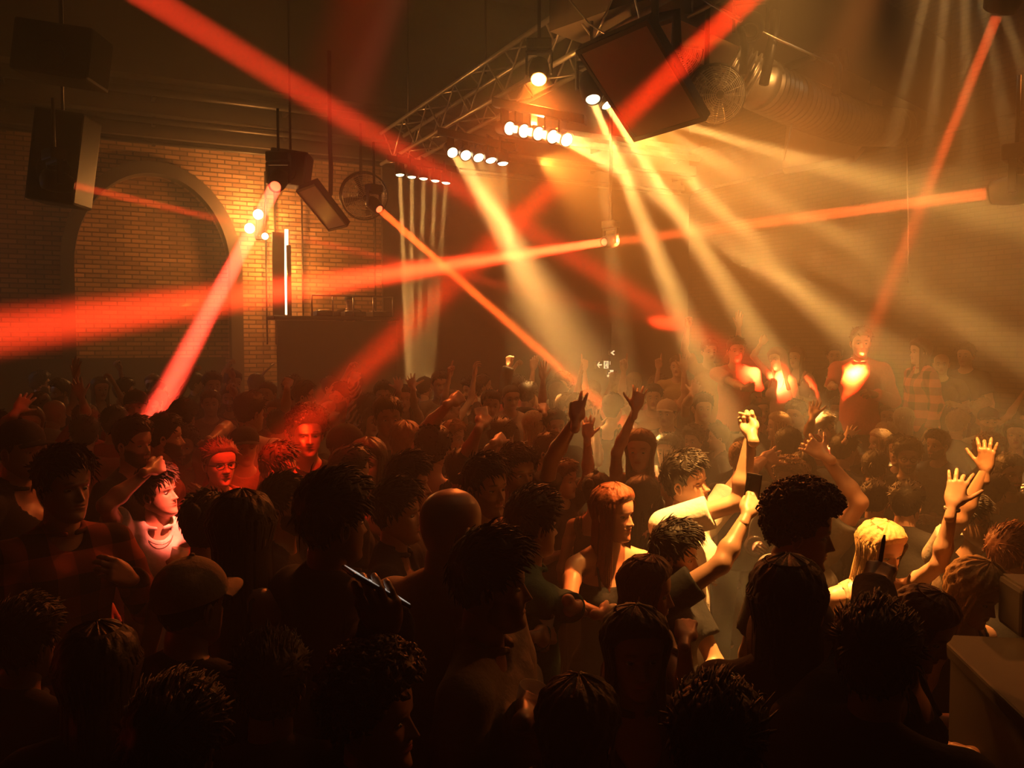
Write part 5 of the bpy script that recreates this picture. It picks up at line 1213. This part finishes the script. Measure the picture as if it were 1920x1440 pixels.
if p:
    c, Mx, ts = grip(p, 'il'); mb = MB(); u_ = (UP+RT*.16).normalized(); mb.tube([c-u_*.06, c+u_*.05, c+u_*.10, c+u_*.115], [.006, .006, .0055, .003], 10)
    tag(mb.build('vape_pen', 'plastic_black', loc=c), 'slim dark pen held upright in front of the blonde woman', 'pen')
DBG = []
for p in PEOPLE:
    if p.spec['label'] != 'x' and (p.spec['_d'] < 1.3 or p.spec['_d'] > 12.9 or not 1.5 <= p.H <= 2.0): DBG.append(('ODD', round(p.spec['_d'], 2), round(p.H, 2), p.spec['label']))
for i, a in enumerate(PEOPLE):
    for b in PEOPLE[:i]:
        dd = math.hypot(a.W.translation.x-b.W.translation.x, a.W.translation.y-b.W.translation.y)
        if dd < .3 and 'x' not in (a.spec['label'], b.spec['label']): DBG.append(('CLOSE', round(dd, 2), a.spec['label'][:40], b.spec['label'][:40], round(a.spec['_d'],2), round(b.spec['_d'],2)))
# ------------------------------------------------------------------ rigging, screens, fans, booth
def quad_points(px, scale_d):
    """four corners (in order) of a flat parallelogram seen at four pixels; first corner at depth scale_d"""
    r_ = [np.array(ray(*p)) for p in px]
    A = np.stack([r_[1], -r_[2], r_[3]], 1); x = np.linalg.solve(A, r_[0]); dd = [1.0, x[0], x[1], x[2]]
    return [CAM+Vector(r_[i]*dd[i]*scale_d) for i in range(4)]
def screen(px, d0, label, side):
    A, B, C, D_ = quad_points(px, d0); c = (A+B+C+D_)/4; n = (B-A).cross(D_-A).normalized()
    if n.dot(CAM-c) < 0: n = -n
    root = empty('tv_screen', c, label, 'screen', 'screens hanging from the rig')
    def slab(q, t0, t1, mb):
        a = [p+n*t0 for p in q]; b = [p+n*t1 for p in q]; mb.add(a+b, [(0,1,2,3), (7,6,5,4), (0,4,5,1), (1,5,6,2), (2,6,7,3), (3,7,4,0)])
    mb = MB(); slab([A, B, C, D_], -.07, 0, mb)
    mb.build('casing', 'plastic_black', root)
    mb = MB(); q = [A, B, C, D_]; ins = [p+(c-p)*.085 for p in q]
    for i in range(4):
        j = (i+1) % 4; a = [q[i], q[j], ins[j], ins[i]]; mb.add([p for p in a]+[p+n*.012 for p in a], [(4,5,6,7), (0,4,7,3), (1,2,6,5), (3,7,6,2), (0,1,5,4)])
    mb.build('bezel', 'black_metal', root)
    mb = MB(); mb.add([p+n*.003 for p in ins], [(0, 1, 2, 3)]); mb.build('panel', 'glass_screen', root)
    mb = MB(); m_ = c-n*.1; mb.box(m_, (.24, .24, .05), track(n)); top = Vector((m_.x, m_.y, m_.z+.55))-n*.12
    mb.tube([m_, m_-n*.12, Vector((m_.x, m_.y, m_.z+.3))-n*.14, top, top+Vector((0, 0, 1.2))], .028, 10); mb.build('mount', 'black_metal', root)
    return root, c, n
screen([(1080, 95), (1215, 35), (1325, 225), (1190, 265)], 6.2, 'big tilted flat screen hanging in front of the truss', 0)
screen([(555, 357), (590, 343), (652, 424), (617, 433)], 10.4, 'smaller tilted flat screen hanging beside the brick pier', 1)
def fan(c, d, r_, label, hang=.9):
    d = Vector(d).normalized(); root = empty('cage_fan', c, label, 'fan', 'wire cage fans on the rig'); T_ = m4(c, track(d))
    mb = MB()
    def ringpts(rr, z): return [T_ @ Vector((math.cos(t)*rr, math.sin(t)*rr, z)) for t in np.linspace(0, 2*PI, 33)]
    for k in range(13):
        rr = r_*(.16+.84*k/12); z = r_*.34*math.sqrt(max(0, 1-(rr/r_)**2))+.02; mb.tube(ringpts(rr, z), .0035, 5, False)
        if k % 2 == 0: mb.tube(ringpts(rr, -z-.06), .0035, 5, False)
    for k in range(16):
        a = 2*PI*k/16; pts = []
        for j in range(9):
            rr = r_*(.14+.86*j/8); z = r_*.34*math.sqrt(max(0, 1-(rr/r_)**2))+.02; pts.append(T_ @ Vector((math.cos(a)*rr, math.sin(a)*rr, z)))
        mb.tube(pts, .003, 5, False); pts2 = [T_ @ Vector((T_.inverted() @ p).to_tuple()[:2]+(-(T_.inverted() @ p).z-.06,)) for p in pts]; mb.tube(pts2, .003, 5, False)
    mb.build('cage', 'wire', root)
    mb = MB(); mb.lathe([(0, -.16), (.07, -.15), (.075, -.03), (.045, .0), (.045, .03), (0, .05)], 18, T_); mb.build('motor', 'black_metal', root)
    for k in range(4):
        b_ = MB(); a = PI/2*k+.4; n_ = 9; vs = []
        for j in range(n_):
            rr = .05+(r_*.9-.05)*j/(n_-1); wd = .05+.09*j/(n_-1)
            for s_, dz in ((-1, -.02), (1, .02)): aa = a+s_*wd/(rr+.05)*.5; vs += [T_ @ Vector((math.cos(aa)*rr, math.sin(aa)*rr, dz-.03)), T_ @ Vector((math.cos(aa)*rr, math.sin(aa)*rr, dz-.033))]
        fs = []
        for j in range(n_-1): o_ = j*4; fs += [(o_, o_+2, o_+6, o_+4), (o_+1, o_+5, o_+7, o_+3), (o_, o_+4, o_+5, o_+1), (o_+2, o_+3, o_+7, o_+6)]
        b_.add(vs, fs, True); b_.build('blade', 'dark_metal', root)
    mb = MB(); mb.tube(ringpts(r_*1.0, .02), .012, 8, False); mb.tube(ringpts(r_*1.0, -.08), .012, 8, False)
    mb.tube([T_ @ Vector((0, 0, -.15)), c-d*.22+Vector((0, 0, .25)), c-d*.2+Vector((0, 0, hang))], .022, 10); mb.build('frame', 'dark_metal', root)
fan(at(1342, 178, 6.9), at(1342, 178, 6.9)*0+Vector((-.35, -1.0, -.28)), .235, 'wire cage fan right behind the corner of the big tilted screen')
fan(at(1262, 92, 7.6), (-.3, -1, -.2), .27, 'wire cage fan half hidden behind the top of the big screen')
fan(at(683, 368, 11.0), (-.1, -1, -.35), .30, 'dark wire cage fan beside the smaller screen')
# ribbed duct
dp = [at(1366, 128, 7.2), at(1420, 156, 7.2), at(1470, 180, 7.5), at(1520, 203, 7.9), at(1570, 222, 8.4), at(1615, 234, 9.0), at(1690, 240, 10.2)]
fine = []
for i in range(len(dp)-1):
    for k in range(12): t = k/12; a, b = dp[i], dp[i+1]; fine.append(a+(b-a)*t)
fine.append(dp[-1]); n_ = len(fine); fl = [fine[int(i/2)] if i % 2 == 0 or i//2+1 >= n_ else (fine[i//2]+fine[i//2+1])/2 for i in range(2*n_-1)]
mb = MB(); mb.tube(fl, [.20+(.02 if i % 4 < 2 else -.012) for i in range(len(fl))], 28, True); tag(mb.build('ventilation_duct', 'duct', loc=dp[0]), 'fat ribbed silver duct curving away to the right of the cage fan', 'duct')
# slab hood beyond the duct
hq = [at(1466, 316, 9.9), at(1602, 292, 9.6), at(1645, 240, 9.5), at(1655, 185, 9.5), at(1480, 190, 9.8)]
nn = (hq[1]-hq[0]).cross(hq[2]-hq[0]).normalized()
if nn.dot(FW) < 0: nn = -nn
mb = MB(); mb.add(hq+[p+nn*.35 for p in hq], [(0,1,2,3,4), (9,8,7,6,5), (0,5,6,1), (1,6,7,2), (2,7,8,3), (3,8,9,4), (4,9,5,0)]); tag(mb.build('acoustic_panel', 'panel', loc=hq[0]), 'pale hanging panel with a clipped corner below the ribbed duct', 'panel')
# bulkhead
bu = Vector((math.sin(R(73)), math.cos(R(73)), 0)); a0 = at(1440, 62, 8.0)
def pr_box(a, along, L, depth_dir, Dp, hgt): 
    al = along.normalized(); dd = depth_dir.normalized(); c = a+al*L/2+dd*Dp/2+Vector((0, 0, hgt/2)); return c, (L, Dp, hgt), Matrix((al, dd, Vector((0, 0, 1)))).transposed()
mb = MB(); dperp = Vector((-bu.y, bu.x, 0)); c_, s_, r3 = pr_box(a0-bu*1.5+Vector((0, 0, 0)), bu, 6.2, dperp, 1.4, 1.0)
mb.box(c_, s_, r3); struct(mb, 'ceiling_beam', 'dark_plaster')
mb = MB(); c2, s2, r3 = pr_box(a0-bu*1.5-dperp*.06+Vector((0, 0, -.28)), bu, 3.6, dperp, .5, .26); mb.box(c2, s2, r3); struct(mb, 'trim_4', 'plaster')
# truss
tx, ty0, ty1, tz = 4.2, 5.2, WY-1.3, 4.92
tr = empty('lighting_truss', (tx, (ty0+ty1)/2, tz), 'long square steel lattice truss crossing above the dance floor', 'truss')
cor = [(0, 0), (.36, 0), (.18+.04, .47), (-.14+.0, .47)]
cor = [(-.02, 0), (.34, 0), (.34, .46), (-.02, .46)]
for (dx, dz) in cor:
    mb = MB(); mb.tube([(tx+dx, ty0, tz+dz), (tx+dx, ty1, tz+dz)], .026, 12); mb.build('chord', 'steel', tr)
for f_ in range(4):
    (ax_, az_), (bx_, bz_) = cor[f_], cor[(f_+1) % 4]; mb = MB(); y = ty0; k = 0
    while y < ty1-.45:
        p0 = (tx+ax_, y, tz+az_); p1 = (tx+bx_, y+.45, tz+bz_)
        if k % 2: p0, p1 = (tx+bx_, y, tz+bz_), (tx+ax_, y+.45, tz+az_)
        mb.tube([p0, p1], .011, 6); y += .45; k += 1
    mb.build('lattice_brace', 'steel', tr)
for yy in (6.4, 9.2, 11.8):
    mb = MB(); mb.tube([(tx+.16, yy, tz+.46), (tx+.16, yy, CZ)], .012, 6); mb.build('hanger', 'dark_metal', tr)
# black scaffold rails and cables at the top
def rail(pts, r_, label, m='black_metal', nm='hanging_pipe', g='black pipes of the ceiling rig'):
    tag(MB().tube(pts, r_, 10).build(nm, m, loc=Vector(pts[0])), label, 'pipe' if nm == 'hanging_pipe' else 'cable', g)
rail([at(1238, -30, 6.9), at(1228, 18, 6.9), at(1224, 48, 6.9), at(1222, 90, 6.9)], .03, 'bent black pipe behind the top corner of the big screen')
rail([at(1212, 40, 6.7), at(1268, 24, 6.7), at(1268, 95, 6.7)], .045, 'thick black bracket arm over the back of the big screen')
rail([at(1454, 20, 6.8), at(1450, 70, 6.8), at(1432, 158, 6.8)], .04, 'black pipe hanging right of the cage fan')
rail([at(1470, 128, 7.2), at(1532, 104, 7.2), at(1562, 108, 7.2), at(1572, 125, 7.2), at(1567, 178, 7.2)], .035, 'hooked black pipe above the ribbed duct')
rail([at(1582, 92, 7.5), at(1584, 128, 7.5)], .04, 'short black stub beside the hooked pipe')
rail([at(1388, 52, 6.5), at(1397, 90, 6.5), at(1392, 140, 6.5)], .03, 'slim black pipe under the top lamp clamp')
rail([at(1180, -40, 5.9), at(1196, 20, 6.2), at(1200, 40, 6.3)], .008, 'thin cable dropping to the big screen', 'wire', 'hanging_cable', 'cables of the ceiling rig')
rail([at(1060, -10, 7.6), at(1105, 45, 7.4), at(1142, 68, 7.2)], .007, 'thin slack cable left of the big screen', 'wire', 'hanging_cable', 'cables of the ceiling rig')
rail([at(1276, 80, 6.0), at(1290, 140, 6.0), at(1300, 180, 6.05)], .006, 'thin cable in front of the cage fan', 'wire', 'hanging_cable', 'cables of the ceiling rig')
rail([at(1484, 232, 7.2), at(1477, 270, 7.2), at(1470, 300, 7.2)], .008, 'cable end dangling below the ribbed duct', 'wire', 'hanging_cable', 'cables of the ceiling rig')
rail([at(1290, -20, 6.6), at(1370, 30, 6.6), at(1450, 70, 6.7), at(1560, 120, 6.9)], .012, 'cable strung along the black pipes', 'wire', 'hanging_cable', 'cables of the ceiling rig')
rail([at(1700, 260, 9.0), at(1703, 420, 9.0), at(1702, 530, 9.0)], .006, 'long thin cable hanging in the haze on the right', 'wire', 'hanging_cable', 'cables of the ceiling rig')
head(at(1405, 60, 6.6), at(1250, 700, 3.0), 'switched-off lamp clamped to the black pipes at the top', 0, RED, 2, 'lens_glass', size=.8, hang=.7)
head(at(1112, 188, 7.4), at(1200, 900, 6.0), 'round-bodied lamp at the left edge of the big screen', 260, YW, 5.0, 'lens_yellow', .05, size=.8, hang=.25)
# loudspeaker hanging in the dark at upper left and the case beside the screen
for (px, py, dd, sz, lab) in ((118, 105, 8.5, (.75, .5, .5), 'big dark loudspeaker hanging at the upper left'), (120, 300, 9.0, (.5, .45, .95), 'tall dark loudspeaker hanging left of the arch'), (545, 318, 10.6, (.46, .4, .42), 'dark lamp case hanging beside the smaller screen')):
    c_ = at(px, py, dd); rt = empty('loudspeaker' if dd < 10 else 'equipment_case', c_, lab, 'speaker' if dd < 10 else 'case'); rz = rotm('Z', -25) @ rotm('Y', 8)
    MB().box(c_, sz, rz, .03).build('cabinet', 'black_metal', rt); n_ = rz @ Vector((0, -1, 0))
    MB().lathe([(0, .0), (.06, .01), (.15, .03), (.165, .035), (.165, .0)], 24, m4(c_+n_*(sz[1]/2+.002)-Vector((0, 0, sz[2]*.15)), track(n_)) @ Matrix.Scale(min(1, sz[2]/.6), 4)).build('cone', 'dark_metal', rt)
    MB().tube([c_+Vector((0, 0, sz[2]/2)), (c_.x, c_.y, CZ)], .015, 8).build('hanger', 'dark_metal', rt)
# dark panelling right of the pier
px715 = on_wall(716, 600, WY).x
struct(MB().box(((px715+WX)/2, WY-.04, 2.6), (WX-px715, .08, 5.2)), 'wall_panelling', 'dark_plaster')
for i, px in enumerate((498, 515, 566, 702)):
    p = on_wall(px, 500, WY); tag(MB().tube([(p.x, WY-.05, 2.2), (p.x, WY-.05, 4.9)], .014, 8).build('wall_conduit', 'dark_metal', loc=(p.x, WY-.05, 2.2)), ['conduit at the arch side of the brick pier', 'conduit beside the tube lamps', 'conduit above the booth rail', 'conduit at the end of the brick'][i], 'pipe', 'conduits on the brick pier')
for px0, px1, y0, y1, lab in ((512, 532, 436, 586, 'tall dark board leaning in front of the tube lamp'), (539, 545, 460, 590, 'narrow upright board between the tube lamps')):
    a, b = on_wall(px0, y1, WY-.4), on_wall(px1, y0, WY-.4); tag(MB().box(((a.x+b.x)/2, WY-.4, (2.62+b.z)/2), (abs(b.x-a.x), .05, b.z-2.62), None, .006).build('upright_board', 'black_wood', loc=(a.x, WY-.4, 2.62)), lab, 'board')
# the booth
bx0, bx1 = on_wall(508, 640, WY-1).x, on_wall(725, 640, WY-1).x; bz = 2.62
bo = empty('dj_booth', ((bx0+bx1)/2, WY-1.2, 0), 'raised dark DJ booth with a rail in front of the brick wall', 'booth')
MB().box(((bx0+bx1)/2, WY-.75, .8), (bx1-bx0, 1.3, 1.6), None, .01).build('platform', 'black_wood', bo)
MB().box(((bx0+bx1)/2, WY-1.42, 1.3), (bx1-bx0, .06, 2.5), None, .01).build('front_panel', 'black_wood', bo)
MB().box(((bx0+bx1)/2, WY-1.2, bz-.03), (bx1-bx0+.1, .55, .05), None, .01).build('desk_top', 'black_metal', bo)
rl = MB(); 
for x in np.linspace(bx0+.5, bx1-.05, 5): rl.tube([(x, WY-1.45, bz), (x, WY-1.45, bz+.30)], .012, 8)
rl.tube([(bx0+.5, WY-1.45, bz+.30), (bx1-.05, WY-1.45, bz+.30)], .014, 8); rl.build('rail', 'steel', bo)
for k in range(3):
    c_ = Vector((bx0+.75+k*.42, WY-1.2, bz)); rt = empty('mixer_deck' if k == 1 else 'media_deck', c_, ['left player deck on the DJ booth', 'mixer in the middle of the DJ booth', 'right player deck on the DJ booth'][k], 'deck', 'decks on the DJ booth')
    MB().box(c_+Vector((0, 0, .04)), (.32, .36, .07), None, .008).build('body', 'black_metal', rt); MB().lathe([(.12, 0), (.12, .012), (.11, .016), (0, .016)], 24, Matrix.Translation(c_+Vector((0, 0, .075)))).build('jog_wheel' if k != 1 else 'dial', 'steel', rt)
sp = P(655, 568, 31, 'disc jockey bent over the decks in the raised booth', face=5, body=0, hair=('short', BLK), top=('tee', cb), il='bent', ir='bent', Hr=(1.55, 2.1), pitch=-15); sp['lod'] = 1
hp = on_wall(655, 568, WY-.62); dd_ = (hp-CAM).dot(FW); sp['h'] = (655, 568, .235*FPX/dd_); pr = make_person(sp, 1.6)
# lit notice signs
def sign(px0, py0, px1, py1, label, glyphs, m='sign_face'):
    a, b = on_wall(px0, py1, WY-.35), on_wall(px1, py0, WY-.35); c_ = (a+b)/2; W_, H_ = b.x-a.x, b.z-a.z
    rt = empty('exit_sign', c_, label, 'sign'); MB().box(c_+Vector((0, .04, 0)), (W_, .08, H_), None, .006).build('housing', m, rt)
    MB().tube([c_+Vector((0, .05, H_/2)), c_+Vector((0, .05, H_/2+.5))], .008, 6).build('hanger', 'dark_metal', rt)
    g = MB()
    for poly in glyphs:
        pts = [Vector((a.x+u*W_, a.y-.003, a.z+v*H_)) for u, v in poly]; n_ = len(pts); g.add(pts+[p+Vector((0, -.004, 0)) for p in pts], [tuple(range(n_)), tuple(range(2*n_-1, n_-1, -1))]+[(i, (i+1) % n_, n_+(i+1) % n_, n_+i) for i in range(n_)])
    g.build('lettering', 'sign_lit', rt)
def R_(x0, y0, x1, y1): return [(x0, y0), (x1, y0), (x1, y1), (x0, y1)]
arrow = [[(.04, .5), (.18, .85), (.24, .85), (.14, .58), (.36, .58), (.36, .42), (.14, .42), (.24, .15), (.18, .15)]]
door_ = [R_(.50, .05, .56, .95), R_(.56, .85, .80, .95), R_(.74, .05, .80, .85), R_(.56, .05, .74, .14), [(.60, .45), (.66, .65), (.71, .62), (.69, .42), (.72, .25), (.68, .22), (.645, .38), (.59, .25), (.57, .29), (.62, .40)], R_(.63, .68, .68, .78)]
sign(1118, 676, 1146, 692, 'small lit exit sign with an arrow pointing left and a doorway figure', arrow+door_+[R_(.9, .5, .93, .9)])
sign(1138, 693, 1156, 708, 'stepped lit notice directly below the exit arrow', [R_(.30, .72, .66, .95), R_(.14, .42, .88, .66), R_(.02, .08, .98, .36)])
sign(1144, 657, 1153, 666, 'tiny lit chevron sign above the exit arrow', [[(.05, .5), (.7, 1), (.95, .85), (.45, .5), (.95, .15), (.7, 0)]])
# bent lit rails among the far crowd
for pts, lab in (([(486, 742), (488, 712), (496, 698), (514, 682)], 'bent thin metal rail beside the brick pier catching yellow light'), ([(80, 765), (81, 740), (84, 722), (92, 712)], 'pale curved metal rod in the grey haze at the far left')):
    q = [at(p[0], p[1], 10.6) for p in pts]; q = [Vector((q[0].x, q[0].y, 0))]+q
    tag(MB().tube(q, .014, 8).build('bent_rail', 'steel', loc=q[0]), lab, 'rail')
# counter at lower right
def zpt(px, py, z): r_ = ray(px, py); t = (z-CAM.z)/r_.z; return CAM+r_*t
cz = 1.36; cA, cB, cC = zpt(1755, 1188, cz), zpt(1925, 1352, cz), zpt(1872, 1178, cz); ex = (cB-cA).normalized(); 
ey = Vector((-ex.y, ex.x, 0)); 
if ey.dot(cC-cA) < 0: ey = -ey
r3 = Matrix((ex, ey, Vector((0, 0, 1)))).transposed(); L_, W_ = 1.9, .75
ct = empty('counter', (cA+ex*L_/2+ey*W_/2)*1 - Vector((0, 0, cz)), 'black counter with a dull greenish top in the lower right corner', 'counter')
c0 = cA+ex*L_/2+ey*W_/2; MB().box(c0-Vector((0, 0, .02)), (L_, W_, .04), r3, .008).build('counter_top', 'counter_top', ct)
MB().box(Vector((c0.x, c0.y, (cz-.04)/2)), (L_-.06, W_-.06, cz-.04), r3, .01).build('cabinet', 'black_wood', ct)
mx = zpt(1936, 1183, cz); cc = mx+Vector((0, 0, .075)); 
cs = empty('control_box', cc-Vector((0, 0, .075)), 'small black box standing on the dark counter', 'box')
MB().box(cc, (.17, .14, .15), r3, .015).build('casing', 'black_metal', cs); MB().box(cc+Vector((0, 0, .078)), (.15, .12, .008), r3, .003).build('lid', 'dark_metal', cs)
